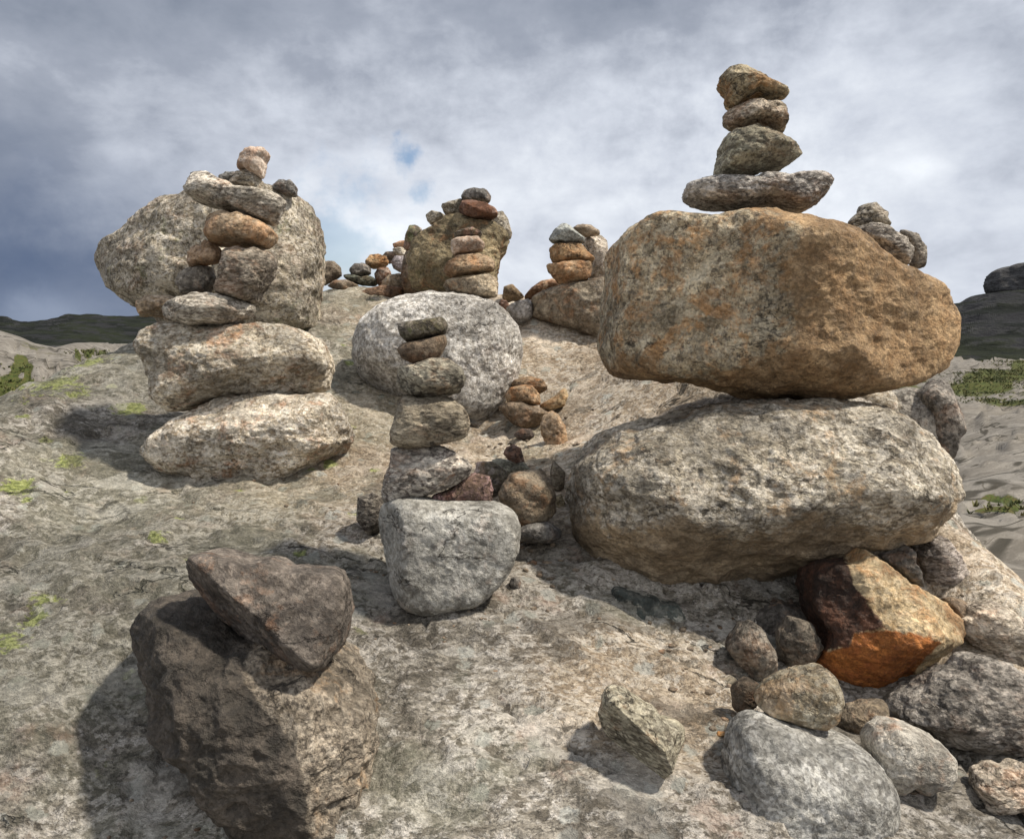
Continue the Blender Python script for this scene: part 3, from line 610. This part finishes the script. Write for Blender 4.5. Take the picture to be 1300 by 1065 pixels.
S('stone_slab','grey-green wedge slab with a bright upper edge standing in the foreground','stone',GK,'S6',
  [(80,740),(100,695),(125,655),(200,668),(300,735),(400,800),(510,882),(490,950),(450,1030),(420,1110),(330,1150),(250,1090),(200,1000),(130,910),(80,830)],
  1.10,'gneiss',tk=.9,pe=4.5,soft=1.5,nf=0,L=7,rough=.6,fsharp=24,facets=[('P',(112,695,.3),(365,900,1),(90,850,-.5)),('P',(112,695,.3),(365,900,1),(510,882,-.3)),('P',(365,900,1),(510,890,-.3),(430,1075,.6))],tint=(.9,.9,.8))
S('stone','dark stone packed between the amber rock and the hollow, above the small buff stone','stone',GK,'X',
  [(985,800),(1000,780),(1030,790),(1045,820),(1035,848),(1005,852),(985,835)],1.3,'darkgrey',L=6,tint=(.7,.64,.56),rough=.8,pe=3.8,ang=(.66,.9))  # tint lowered so the colour holds the shade of the hollow
S('stone_slab','broad pale grey slab at the right edge behind the large dark gneiss boulder','stone',GK,'X',
  [(1205,790),(1225,765),(1262,762),(1310,790),(1360,840),(1350,880),(1290,870),(1235,835)],1.46,'gneiss',tk=.7,soft=2,tint=(1.1,1.05,1))
S('stone','flat grey stone lying on the bare rock at the bottom right edge','stone',GK,'X',
  [(1225,985),(1250,965),(1300,968),(1345,985),(1350,1020),(1300,1035),(1240,1025)],1.12,'gneiss',tk=.8,soft=2,tint=(.9,.85,.8))
S('pebble','tiny orange chip lying on the rock right of the wedge slab','stone',GK,'S6',
  [(645,900),(665,882),(695,885),(702,905),(680,918),(655,915)],1.1,'rust',L=4,tint=(.9,.75,.55))
# ---- dark rocks in the left foreground
S('boulder','dark angular rock with a sunlit top, resting on the large broken block','boulder',GD,'D',
  [(302,180),(315,125),(360,104),(480,128),(600,138),(700,162),(800,178),(890,183),(932,215),(952,290),(952,380),(922,470),(882,540),(822,582),(770,594),(680,557),(600,520),(520,460),(430,390),(370,312),(320,252)],
  1.13,'dark',tk=.95,pe=5,soft=2.5,nf=0,L=7,rough=.7,fsharp=22,facets=[('P',(370,165,.30),(830,485,.9),(560,510,-.15)),('P',(370,165,.30),(830,480,.9),(900,190,-.2)),('P',(835,475,1),(895,200,-.1),(935,440,.3))],tint=(1.02,.95,.90))
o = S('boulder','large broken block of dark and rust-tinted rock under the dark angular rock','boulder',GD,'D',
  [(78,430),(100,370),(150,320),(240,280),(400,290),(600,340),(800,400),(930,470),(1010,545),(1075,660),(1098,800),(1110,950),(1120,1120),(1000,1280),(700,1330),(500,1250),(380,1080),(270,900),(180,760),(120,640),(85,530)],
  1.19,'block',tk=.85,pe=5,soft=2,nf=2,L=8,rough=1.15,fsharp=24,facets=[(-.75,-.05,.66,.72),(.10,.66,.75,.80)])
set_zone(o, 1, 'D', [(-100,200),(420,200),(560,480),(520,600),(600,720),(740,900),(760,1050),(800,1500),(-100,1500)], 14)  # dark coating, with shade of left side and upper rock painted in

slabV = np.stack([Q[:, 0], Q[:, 1], Zs], 1)
rng = np.random.RandomState(11); GVs, GFs, n0 = [], [], 0
S2, F2 = ico(2)
for (px, py, d_, r_, k_, sz) in [(640,700,1.62,.12,60,.007),(560,785,1.42,.13,40,.004),(1000,900,1.2,.12,60,.006),(1120,920,1.22,.10,45,.006),(900,800,1.4,.14,45,.006),(760,640,1.75,.1,25,.006),
                         (250,930,1.15,.14,35,.004),(680,560,2.1,.16,45,.007),(330,620,1.9,.2,35,.004),(1180,800,1.45,.1,30,.006),(480,660,1.5,.08,18,.004)]:
    c_ = at(px, py, d_)
    for _ in range(k_):
        x_, y_ = c_[:2]+rng.normal(0, r_*.55, 2); z_ = slab_z(x_, y_); s_ = sz*rng.uniform(.4, 1.0)*(2.0 if rng.rand() < .08 else 1)
        v_ = S2*(1+.25*vnoise(S2*1.7+rng.uniform(0, 99, 3), 3)[:, None])*s_*np.array([rng.uniform(.8, 1.5), rng.uniform(.7, 1.2), rng.uniform(.4, .8)])
        GVs.append(v_+np.array([x_, y_, z_+s_*.15])); GFs.append(F2+n0); n0 += len(S2)
grit = link('gravel', mesh_from('gravel', np.vstack(GVs), np.vstack(GFs), M('brown'))); grit['kind'] = 'stuff'
grit['label'] = 'fine grit and rock chips caught around the stone bases'; grit['category'] = 'gravel'
def blob(V, pts, jit=.0):
    m = np.zeros(len(V))
    for (px, py, d, r) in pts:
        c = at(px, py, d); m = np.maximum(m, np.exp(-((V-c)**2).sum(1)/(r*r)))
    return m

m_slab, t, bs = new_mat('outcrop_rock')
def slab_material():
    tc = t.n.new('ShaderNodeTexCoord').outputs['Object']
    W0 = t.mapping(tc, (R(12), 0, R(-28)), (1, 1.5, 1.3))
    W = t.vmath('ADD', W0, t.vmath('SCALE', t.vmath('SUBTRACT', t.noise(tc, 6, 3, col=True), (.5, .5, .5)), .03))
    huge = t.noise(tc, 1.6, 3, .55); big = t.noise(tc, 5, 5, .62, .4); med = t.noise(W, 17, 7, .68); med2 = t.noise(W, 42, 6, .7)
    med3 = t.noise(W, 85, 4, .7); fine = t.noise(W, 210, 3, .65); g1 = t.xyz(t.voro(W, 190))[0]; g2 = t.xyz(t.voro(W, 80))[1]
    warm = t.attrib('warm')
    cool = t.mix(t.ramp(med, .38, .62), (.37, .34, .29), (.18, .16, .13))
    wrm = t.mix(t.ramp(med, .36, .60), (.53, .45, .35), (.35, .275, .195))
    wf = t.ramp(t.math('ADD', warm, t.math('MULTIPLY', t.math('SUBTRACT', big, .5), .9)), .0, .65)
    col = t.mix(wf, cool, wrm)
    col = t.mix(t.math('MULTIPLY', t.ramp(big, .56, .68), .5), col, (.10, .095, .075))
    col = t.mix(t.math('MULTIPLY', t.ramp(t.math('ADD', med2, t.math('MULTIPLY', t.math('SUBTRACT', big, .5), .6)), .50, .60), .75), col, t.mix(wf, (.66, .63, .59), (.66, .59, .49)))
    col = t.mix(t.math('MULTIPLY', t.ramp(med3, .49, .40), .65), col, t.mix(wf, (.05, .047, .04), (.13, .095, .06)))
    col = t.mix(t.math('MULTIPLY', t.ramp(fine, .47, .36), .55), col, (.06, .05, .04))
    wc = t.vmath('ADD', W, t.vmath('SCALE', t.vmath('SUBTRACT', t.noise(W, 110, 2, .6, col=True), (.5, .5, .5)), .012))
    v1 = t.math('ADD', t.xyz(t.voro(wc, 105))[0], t.math('MULTIPLY', t.math('SUBTRACT', med2, .5), 1.2))
    col = t.mix(t.math('MULTIPLY', t.math('MULTIPLY', t.ramp(v1, .62, .74), t.ramp(big, .36, .6, .15, 1)), .48), col, (.68, .64, .58))
    col = t.mix(t.math('MULTIPLY', t.math('MULTIPLY', t.ramp(v1, .25, .15), t.ramp(big, .6, .36, .2, 1)), .5), col, t.mix(wf, (.055, .05, .04), (.10, .075, .05)))
    pk = t.ramp(t.math('ADD', t.noise(tc, 8, 4, .65), t.math('MULTIPLY', t.math('SUBTRACT', med2, .5), .5)), .58, .72)
    col = t.mix(t.math('MULTIPLY', pk, .45), col, (.30, .185, .13))
    # crustose lichens: small round discs of yellow-green and pale grey
    wp = t.vmath('ADD', tc, t.vmath('SCALE', t.vmath('SUBTRACT', t.noise(tc, 60, 3, col=True), (.5, .5, .5)), .03))
    vd = t.voro(wp, 26, 'Distance'); vc = t.xyz(t.voro(wp, 26, 'Color'))
    disc = t.math('MULTIPLY', t.ramp(vd, .46, .30), t.ramp(vc[0], .80, .82))
    col = t.mix(t.math('MULTIPLY', disc, .75), col, t.mix(vc[1], (.50, .51, .48), (.30, .31, .27)))
    lz = t.math('ADD', t.attrib('lichen'), t.math('MULTIPLY', t.math('SUBTRACT', med2, .5), 1.8))
    vd2 = t.voro(wp, 17, 'Distance'); vc2 = t.xyz(t.voro(wp, 17, 'Color'))
    yl = t.math('MAXIMUM', t.ramp(lz, .50, .66), t.math('MULTIPLY', t.math('MULTIPLY', t.ramp(vd2, .36, .22), t.ramp(vc2[2], .86, .88)), t.ramp(t.attrib('lzone'), .3, .6)))
    col = t.mix(t.math('MULTIPLY', yl, .85), col, t.mix(t.ramp(med3, .4, .6), (.13, .165, .03), (.36, .40, .13)))
    mz = t.math('ADD', t.attrib('moss'), t.math('MULTIPLY', t.math('SUBTRACT', med2, .5), 1.6))
    col = t.mix(t.math('MULTIPLY', t.ramp(mz, .45, .65), .9), col, (.045, .06, .018))
    g = t.math('MULTIPLY', t.math('ADD', t.math('MULTIPLY', t.math('SUBTRACT', g1, .5), .45), 1.0), t.ramp(huge, .35, .65, .72, 1.2))
    g = t.math('MULTIPLY', g, t.ramp(t.attrib('crack'), .2, .9, 1.0, .55))
    lp = t.noise(t.mapping(tc, (0, 0, R(-28)), (1, 1.8, 1)), 5.5, 9, .64, .3)
    col = t.mix(t.math('MULTIPLY', t.ramp(lp, .56, .585), .5), col, t.mix(wf, (.56, .54, .50), (.60, .52, .43)))
    lq = t.noise(t.vmath('ADD', W0, (3.1, 7.7, 1.3)), 4.2, 9, .66, .3)
    col = t.mix(t.math('MULTIPLY', t.ramp(lq, .57, .60), .55), col, (.085, .075, .06))
    ckl = t.math('ABSOLUTE', t.math('SUBTRACT', t.noise(t.mapping(tc, (0, 0, R(-28)), (.7, 2.2, .8)), 2.1, 7, .56, .5), .5))
    ckm = t.math('MULTIPLY', t.ramp(ckl, .006, .0012), t.ramp(t.noise(tc, 2.3, 2, .5), .46, .56))
    col = t.mix(t.math('MULTIPLY', ckm, .85), col, (.03, .026, .02))
    wash = t.math('MULTIPLY', t.ramp(t.math('ADD', t.noise(tc, 3.2, 5, .65), t.math('MULTIPLY', t.attrib('lzone'), .20)), .56, .68), .45)
    wash = t.math('MULTIPLY', wash, t.math('SUBTRACT', 1.0, yl))
    col = t.mix(wash, col, t.mix(t.ramp(med2, .4, .6), (.115, .12, .085), (.25, .25, .19)))
    g = t.math('MULTIPLY', g, t.math('ADD', .86, t.math('MULTIPLY', wf, .10)))
    col = t.mix(1.0, col, g, 'MULTIPLY')
    t.put(bs.inputs['Base Color'], col); t.put(bs.inputs['Roughness'], t.ramp(g2, .7, .95, .85, .5))
    bs.inputs['Specular IOR Level'].default_value = .35
    h = t.math('ADD', med, t.math('MULTIPLY', med2, .6)); h = t.math('ADD', h, t.math('MULTIPLY', med3, .4)); h = t.math('ADD', h, t.math('MULTIPLY', fine, .25)); h = t.math('SUBTRACT', h, t.math('MULTIPLY', ckm, .9)); h = t.math('SUBTRACT', h, t.math('MULTIPLY', t.ramp(lq, .57, .60), .18)); h = t.math('ADD', h, t.math('MULTIPLY', t.ramp(lp, .56, .585), .10))
    b = t.n.new('ShaderNodeBump'); b.inputs['Strength'].default_value = 1; b.inputs['Distance'].default_value = .011
    t.put(b.inputs['Height'], h); t.put(bs.inputs['Normal'], b.outputs[0])
slab_material()
me = mesh_from('rock_outcrop', slabV, grid_faces(len(gy), len(gx)), m_slab)
attr(me, 'warm', blob(slabV, [(620,560,2.2,.55),(760,480,2.5,.6),(560,400,3.0,.4),(440,600,2.0,.3),(820,860,1.25,.16),(640,600,1.9,.3),(1230,760,1.55,.2)]))
attr(me, 'crack', crk)
attr(me, 'lichen', blob(slabV, [(75,500,2.3,.10),(95,520,2.25,.09),(50,525,2.2,.08),(110,465,2.45,.08),(165,515,2.2,.06),(60,770,1.4,.04),(10,830,1.3,.05),(45,790,1.35,.035),(20,620,1.8,.05),(90,590,1.95,.05),(200,680,1.6,.03),(60,560,2.1,.07),(150,470,2.5,.06)])*.9)
attr(me, 'lzone', sstep(.1, -.7, slabV[:, 0]))
attr(me, 'moss', blob(slabV, [(165,860,1.22,.05),(190,820,1.26,.04),(175,790,1.3,.03)]))
so = link('rock_outcrop', me); so['kind'] = 'structure'

# ------------------------------------------------------------------ surrounding plateau
az = np.concatenate([np.arange(-180, -42, 2.5), np.arange(-42, 42, .13), np.arange(42, 180, 2.5)])*math.pi/180
rr = 2.2*np.exp(np.linspace(0, math.log(1400/2.2), 330))
A_, R_ = np.meshgrid(az, rr)
gxx = (np.sin(A_)*R_).ravel(); gyy = (np.cos(A_)*R_).ravel(); rad = R_.ravel()
G = np.stack([gxx, gyy, np.zeros_like(gxx)], 1)
def swell(P, s): return 1-np.abs(fbm(P, 3, s))**1.0
rotg = np.array([[.8, -.6, 0], [.6, .8, 0], [0, 0, 1]])
PG = G@rotg.T
hz = (fbm(G*.02+3, 3, 101)*2.2+(1-np.abs(fbm(PG*np.array([.05, .13, 1])+9, 3, 107))*2.2)*1.0)*sstep(6, 40, rad)
hz += (1-2*np.abs(fbm(PG*np.array([.16, .5, 1])+5, 4, 113)))*.14*sstep(3, 14, rad)
hz += fbm(G*.9, 4, 127, ridged=True)*.03+fbm(G*3.1, 3, 131)*.008
lv = fbm(PG*np.array([.07, .3, 1])+51, 5, 151)*7; fr_ = lv-np.floor(lv); hz += (sstep(0, .08, fr_)-fr_)*.45*sstep(4, 10, rad)
hz -= .8
hz = hz-sstep(120, 900, rad)*2.0
def gbump(px, py_top, dist, wid, dep, rise):
    a = math.atan2(px-650, F); cx, cy = math.sin(a)*dist, math.cos(a)*dist
    ca, sa = math.cos(a), math.sin(a)
    u = (gxx-cx)*ca-(gyy-cy)*sa; v = (gxx-cx)*sa+(gyy-cy)*ca
    return rise*np.exp(-(u/wid)**2-(v/dep)**2)
hz += gbump(-30, 0, 42, 7, 9, 3.2)+gbump(-160, 0, 40, 9, 9, 4.0)+gbump(120, 0, 80, 14, 12, 1.6)
hz += gbump(1290, 0, 11, 3.0, 3.5, .5)+gbump(1400, 0, 16, 6, 5, .8)
pxg = 650+F*gxx/np.maximum(gyy, 1e-3); pxg = np.where(gyy > 0, pxg, 3000)
capy = np.interp(pxg, [-1500,-600,-100,0,29,47,72,97,135,300,1200,1300,1700], [415,405,411,419,428,436,441,435,433,433,434,436,436])
cap = CAMZ+(430.9-capy)/F*np.where(gyy > 0, gyy, rad)
dlt = (cap-hz)/.35; hz = np.where(rad > 12, cap-.35*np.log1p(np.exp(np.clip(dlt, -30, 30)))*1.0, hz)
hz = np.where(rad < 4, np.minimum(hz, -.4), hz)
gm = fbm(PG*np.array([.06, .16, 1])+31, 4, 141)*1.2+fbm(G*.5, 3, 149)*.3
lowl = sstep(.7, -.6, hz-fbm(G*.02+3, 3, 101)*1.5)
grass = .25+gm*.9+(lowl-.5)*.35-sstep(30, 8, rad)*.55
GV = np.stack([gxx, gyy, hz], 1); ok_ = gyy > 1
gpx, gpy = project(np.where(ok_[:, None], GV, [0, 5, 0]))
def gspot(px, py, w, h, k=1.0): return k*np.exp(-((gpx-px)/w)**4-((gpy-py)/h)**4)*ok_
grass = grass*.8-.05
for a_ in [(1255,484,34,15,1.1),(1290,512,50,6,.9),(1262,441,80,6,1.0),(10,497,40,18,1.1),(28,468,16,8,1.0),(112,449,24,4,.9),(1268,648,36,8,.9),(1296,470,14,14,.9)]:
    grass = np.maximum(grass, gspot(*a_))
clear = gspot(1250,560,90,45)+gspot(1230,740,150,70)+gspot(1230,464,14,10)
grass = grass*(1-np.clip(clear, 0, 1)*.8)
m_g, t, bs = new_mat('plateau_rock_and_grass')
def ground_material():
    tc = t.n.new('ShaderNodeTexCoord').outputs['Object']
    W = t.mapping(tc, (0, 0, R(37)), (.5, 2.2, 1))
    a = t.noise(W, .9, 6, .65); b_ = t.noise(W, 5, 5, .68); c_ = t.noise(tc, 24, 4, .65); d_ = t.noise(tc, .12, 4, .6)
    rock = t.mix(t.ramp(a, .36, .64), (.205, .193, .175), (.14, .128, .112))
    rock = t.mix(t.math('MULTIPLY', t.ramp(b_, .50, .62), .45), rock, (.30, .28, .25))
    rock = t.mix(t.math('MULTIPLY', t.ramp(b_, .46, .36), .5), rock, (.10, .095, .085))
    rock = t.mix(t.math('MULTIPLY', t.ramp(c_, .46, .34), .35), rock, (.09, .08, .07))
    rock = t.mix(t.math('MULTIPLY', t.ramp(d_, .5, .65), .4), rock, (.17, .15, .12))
    ck = t.math('ABSOLUTE', t.math('SUBTRACT', t.noise(t.mapping(tc, (0, 0, R(37)), (.12, .5, .3)), 1.0, 5, .55, .6), .5))
    rock = t.mix(t.math('MULTIPLY', t.ramp(ck, .012, .003), .85), rock, (.035, .032, .025))
    ck2 = t.math('ABSOLUTE', t.math('SUBTRACT', t.noise(t.mapping(tc, (0, 0, R(-20)), (.3, .9, .3)), 1.6, 4, .55, .4), .5))
    rock = t.mix(t.math('MULTIPLY', t.ramp(ck2, .008, .002), .6), rock, (.05, .045, .035))
    gr = t.mix(t.ramp(b_, .35, .65), (.03, .045, .012), (.10, .085, .03))
    gr = t.mix(t.ramp(c_, .4, .65), gr, (.065, .09, .02))
    gf = t.ramp(t.math('ADD', t.attrib('grass'), t.math('ADD', t.math('MULTIPLY', t.math('SUBTRACT', b_, .5), .5), t.math('MULTIPLY', t.math('SUBTRACT', a, .5), .6))), .42, .52)
    t.put(bs.inputs['Base Color'], t.mix(gf, rock, gr)); bs.inputs['Roughness'].default_value = .9
    bs.inputs['Specular IOR Level'].default_value = .25
    h = t.math('ADD', a, t.math('MULTIPLY', b_, .35)); h = t.math('ADD', h, t.math('MULTIPLY', c_, t.math('ADD', .08, t.math('MULTIPLY', gf, .2))))
    bu = t.n.new('ShaderNodeBump'); bu.inputs['Strength'].default_value = .8; bu.inputs['Distance'].default_value = .08
    t.put(bu.inputs['Height'], h); t.put(bs.inputs['Normal'], bu.outputs[0])
ground_material()
gz = hz+grass.clip(0, 1)*.05
V = np.stack([gxx, gyy, gz], 1)
Fc = grid_faces(len(rr), len(az), wrap=True)[:, ::-1]
# close the middle with a fan
V = np.vstack([V, [[0, 0, -.9]]]); nc = len(az); ci = len(V)-1
fan = [[ci, (k+1) % nc, k, k] for k in range(nc)]
me = mesh_from('ground', V, Fc, m_g)
attr(me, 'grass', np.append(grass, 0))
go = link('ground', me); go['kind'] = 'structure'

# tufts of grass and heather growing in the patches (one uncountable mass)
rng = np.random.RandomState(5)
cand = np.where((grass > .52) & (np.abs(gpx-650) < 780) & (rad > 7) & (rad < 110) & ok_ & ((gpx < 230) | (gpx > 1150)))[0]
wts = rad[cand]**1.2; pick = rng.choice(cand, 16000, p=wts/wts.sum())
TV, TF = [], []
for i in pick:
    b0 = V[i]+np.array([*(rng.normal(0, 1, 2)*.012*rad[i]), -.02]); hh = rng.uniform(.02, .07)*(1+rad[i]/60)
    for k in range(5):
        a = rng.uniform(0, 6.28); l = rng.uniform(.4, 1.3)*hh; w_ = hh*.3
        n = len(TV); dx, dy = math.cos(a), math.sin(a)
        q0 = b0+np.array([dx, dy, 0])*hh*.15
        TV += [q0+np.array([-dy*w_, dx*w_, 0]), q0-np.array([-dy*w_, dx*w_, 0]), q0+np.array([dx*l, dy*l, hh])]; TF.append((n, n+1, n+2))
m_t, t, bs = new_mat('grass_blades')
tc = t.n.new('ShaderNodeTexCoord').outputs['Object']
t.put(bs.inputs['Base Color'], t.mix(t.ramp(t.noise(tc, 1.3, 4, .7), .4, .62), (.035, .055, .012), (.12, .11, .035))); bs.inputs['Roughness'].default_value = .8
to = link('grass', mesh_from('grass', TV, TF, m_t)); to['kind'] = 'stuff'
to['label'] = 'low green and brown grass in the hollows of the rock plateau'; to['category'] = 'grass'

# ------------------------------------------------------------------ hills on the horizon
m_h, t, bs = new_mat('shadowed_heath_hills')
def hill_material():
    tc = t.n.new('ShaderNodeTexCoord').outputs['Object']
    gm_ = t.n.new('ShaderNodeNewGeometry'); nz = t.xyz(gm_.outputs['True Normal'])[2]
    a = t.noise(tc, .03, 7, .66); b_ = t.noise(t.mapping(tc, (0, 0, 0), (1, 1, 4)), .10, 6, .7)
    shaded_heath = t.mix(t.ramp(a, .4, .6), (.008, .010, .009), (.017, .021, .012))  # cloud shadow painted in: heath and rock colours kept near black
    rk = t.mix(t.ramp(b_, .4, .6), (.022, .023, .026), (.065, .066, .068))
    f = t.ramp(t.math('ADD', nz, t.math('MULTIPLY', t.math('SUBTRACT', b_, .5), 1.6)), .99, .80)
    t.put(bs.inputs['Base Color'], t.mix(f, shaded_heath, rk)); bs.inputs['Roughness'].default_value = .95
    bs.inputs['Specular IOR Level'].default_value = .1
    bu = t.n.new('ShaderNodeBump'); bu.inputs['Strength'].default_value = .8; bu.inputs['Distance'].default_value = 3
    t.put(bu.inputs['Height'], t.math('ADD', a, b_)); t.put(bs.inputs['Normal'], bu.outputs[0])
hill_material()
def hills(name, prof, r_foot, r_crest, r_end, azr, foot_z, seed, rough):
    az = np.arange(azr[0], azr[1], azr[2])*math.pi/180
    rr = np.linspace(r_foot, r_end, 90); A_, R_ = np.meshgrid(az, rr)
    px = 650+F*np.tan(A_)/1.0
    pyc = np.interp(px, [p[0] for p in prof], [p[1] for p in prof])
    crest_h = (430.9-pyc)/F*r_crest*np.cos(A_)+CAMZ-foot_z
    tt = (R_-r_foot)/(r_crest-r_foot)
    up = np.where(tt < 1, sstep(0, 1, tt)**.8, 1-sstep(1, (r_end-r_foot)/(r_crest-r_foot), tt)*.9)
    X, Y = np.sin(A_)*R_, np.cos(A_)*R_
    P = np.stack([X.ravel(), Y.ravel(), 0*X.ravel()], 1)
    n1 = fbm(P*(rough[0]), 5, seed, ridged=True).reshape(X.shape)*rough[1]*np.sin(np.clip(tt, 0, 1)*math.pi)
    n2 = fbm(P*(rough[0]*6), 4, seed+5).reshape(X.shape)*rough[1]*.18
    h = crest_h*up
    # ledges
    lv = max(2.0, rough[1]*.5); hl = np.floor(h/lv)*lv+sstep(.55, .95, (h/lv) % 1)*lv
    h = h*.45+hl*.55
    Zh = foot_z+h+n1+n2*np.clip(tt*3, 0, 1)
    Zh[0] -= 6; V = np.stack([X.ravel(), Y.ravel(), Zh.ravel()], 1)
    o = link(name, mesh_from(name, V, grid_faces(len(rr), len(az))[:, ::-1], m_h)); o['kind'] = 'structure'
    return o
hills('hills', [(-600,400),(-100,404),(0,407),(15,409),(29,413),(50,412),(65,411),(80,406),(92,403),(125,401),(140,404),(170,405),(220,404),(400,408),(700,412),(1200,408),(2000,400)],
      480, 760, 1000, (-60, 60, .12), -1, 201, (.006, 7))
hills('hillside', [(900,428),(1050,418),(1150,402),(1215,385),(1240,376),(1262,372),(1300,370),(1400,352),(1600,330),(2200,330)],
      95, 190, 260, (14, 60, .1), -1.5, 231, (.03, 1.6))
cm = new_mat('crag_rock'); 
def crag_material():
    m, t, bs = cm
    tc = t.n.new('ShaderNodeTexCoord').outputs['Object']
    b_ = t.noise(t.mapping(tc, (0, 0, 0), (1, 1, 3)), .35, 7, .7)
    t.put(bs.inputs['Base Color'], t.mix(t.ramp(b_, .38, .62), (.03, .03, .032), (.085, .085, .088))); bs.inputs['Roughness'].default_value = .95
    bu = t.n.new('ShaderNodeBump'); bu.inputs['Distance'].default_value = .8; t.put(bu.inputs['Height'], b_); t.put(bs.inputs['Normal'], bu.outputs[0])
crag_material()
o = S('crag','dark overhanging crag on the hillside at the right edge of the view','rock','x','X',
  [(1249,364),(1252,352),(1258,347),(1268,341),(1275,337),(1288,335),(1320,333),(1380,330),(1450,334),(1480,360),(1470,400),(1400,410),(1300,405),(1262,392),(1255,375)],
  188,cm[0],tk=.8,pe=3.2,soft=1.5,L=6,nf=3)
del o['group']

# ------------------------------------------------------------------ camera
cam = bpy.data.cameras.new('camera'); co = bpy.data.objects.new('camera', cam); C.objects.link(co)
co.location = CAM; co.rotation_euler = (math.pi/2-PITCH, 0, 0)
cam.sensor_width = 36; cam.lens = F*36/1300; cam.clip_start = .05; cam.clip_end = 6000
bpy.context.scene.camera = co

# ------------------------------------------------------------------ light and sky
SD = Vector((.54, -.08, .84)).normalized()
sun = bpy.data.lights.new('sun', 'SUN'); sun.energy = 4.2; sun.angle = R(3.5); sun.color = (1, .905, .765)
su = bpy.data.objects.new('sun', sun); C.objects.link(su); su.rotation_euler = SD.to_track_quat('Z', 'Y').to_euler()
w = bpy.data.worlds.new('World'); bpy.context.scene.world = w; w.use_nodes = True
t = NT(w.node_tree)
for n in list(t.n): t.n.remove(n)
out = t.n.new('ShaderNodeOutputWorld')
sky = t.n.new('ShaderNodeTexSky'); sky.sky_type = 'NISHITA'; sky.sun_disc = False
sky.sun_elevation = math.asin(SD.z); sky.sun_rotation = math.atan2(SD.x, SD.y); sky.altitude = 600
b1 = t.n.new('ShaderNodeBackground'); b1.inputs['Strength'].default_value = .10; t.put(b1.inputs['Color'], sky.outputs[0])
d = t.vmath('NORMALIZE', t.n.new('ShaderNodeTexCoord').outputs['Generated'])
x, y, z = t.xyz(d)
zz = t.math('MAXIMUM', t.math('ADD', z, .30), .05)
cmb = t.n.new('ShaderNodeCombineXYZ'); t.put(cmb.inputs[0], t.math('DIVIDE', x, zz)); t.put(cmb.inputs[1], t.math('DIVIDE', y, zz)); cmb.inputs[2].default_value = 3.7
cv = cmb.outputs[0]
cv = t.vmath('ADD', cv, t.vmath('SCALE', t.noise(cv, .8, 3, col=True), .35))
n1 = t.noise(cv, .75, 7, .56); n2 = t.noise(cv, 2.1, 6, .58); n3 = t.noise(t.mapping(d, (0, R(6), 0), (1, 1, 1.8)), 4.2, 7, .52, .25); n4 = t.noise(d, 22, 5, .6)
def ddir(px, py):
    v = at(px, py, 1)-CAM; return tuple(v/np.linalg.norm(v))
def sblob(px, py, r0, r1, amt=1.0, wob=.06, st=1.0):
    c = ddir(px, py)
    df = t.vmath('SUBTRACT', d, c)
    if st != 1: df = t.mapping(df, (0, 0, 0), (1/st, 1, 1))
    l = t.math('ADD', t.vmath('LENGTH', df), t.math('MULTIPLY', t.math('SUBTRACT', t.math('ADD', t.math('MULTIPLY', n3, .5), t.math('MULTIPLY', n4, .5)), .5), wob*4))
    return t.math('MULTIPLY', t.ramp(l, r1, r0), amt)
lum = t.math('ADD', t.math('MULTIPLY', t.math('SUBTRACT', n1, .5), .6), t.math('ADD', t.math('MULTIPLY', t.math('SUBTRACT', n2, .5), .30), .54))
lum = t.math('ADD', lum, t.math('MULTIPLY', t.math('SUBTRACT', n3, .5), .70))
lum = t.math('ADD', lum, t.math('MULTIPLY', t.math('SUBTRACT', t.noise(t.mapping(d, (0, 0, 0), (1, 1, 1.7)), 12, 6, .6, .2), .5), .35))
for a in [(640,300,.0,.34,.30,.10,1.7),(1150,330,.0,.42,.24,.10,1.3),(350,250,.0,.22,.08,.1,2.0),(90,290,.0,.13,.14,.06,2.5),(1100,100,.0,.3,.10,.1)]:
    lum = t.math('ADD', lum, sblob(*a))
for a in [(480,60,.0,.45,.16,.1,1.8),(150,90,.0,.35,.06,.1),(1280,190,.0,.18,.12,.1),(700,320,.0,.10,.10,.1)]:
    lum = t.math('SUBTRACT', lum, sblob(*a))
cc = t.n.new('ShaderNodeValToRGB'); t.put(cc.inputs[0], lum)
el = cc.color_ramp.elements
el[0].position = .05; el[0].color = (.12, .145, .195, 1); el[1].position = .95; el[1].color = (.80, .835, .88, 1)
for p, c in [(.28, (.20, .23, .29)), (.48, (.30, .33, .395)), (.68, (.53, .565, .635))]:
    e = el.new(p); e.color = (*c, 1)
ccol = t.mix(t.ramp(y, .1, -.6), cc.outputs[0], t.mix(1.0, cc.outputs[0], (1.08, 1.0, .88), 'MULTIPLY'))
ccol = t.mix(sblob(40, 385, .0, .24, .95, .05, 1.9), ccol, (.08, .115, .195))
ccol = t.mix(sblob(60, 400, .0, .05, .5, .02, 3.5), ccol, (.35, .40, .50))
b2 = t.n.new('ShaderNodeBackground'); t.put(b2.inputs['Color'], ccol); t.put(b2.inputs['Strength'], t.ramp(y, .1, -.6, 1.0, 1.65))
hole = sblob(519,200,.0,.03,.9,.05,.6)
for a in [(541,240,.0,.03,.7,.05,.8),(440,325,.0,.10,.6,.12,1.4)]:
    hole = t.math('MAXIMUM', hole, sblob(*a))
mx = t.n.new('ShaderNodeMixShader'); t.put(mx.inputs[0], hole); t.l.new(b2.outputs[0], mx.inputs[1]); t.l.new(b1.outputs[0], mx.inputs[2])
t.l.new(mx.outputs[0], out.inputs[0])
sc = bpy.context.scene
sc.view_settings.view_transform = 'Standard'; sc.view_settings.look = 'None'; sc.view_settings.exposure = .30; sc.view_settings.gamma = 1
sc.cycles.use_denoising = True
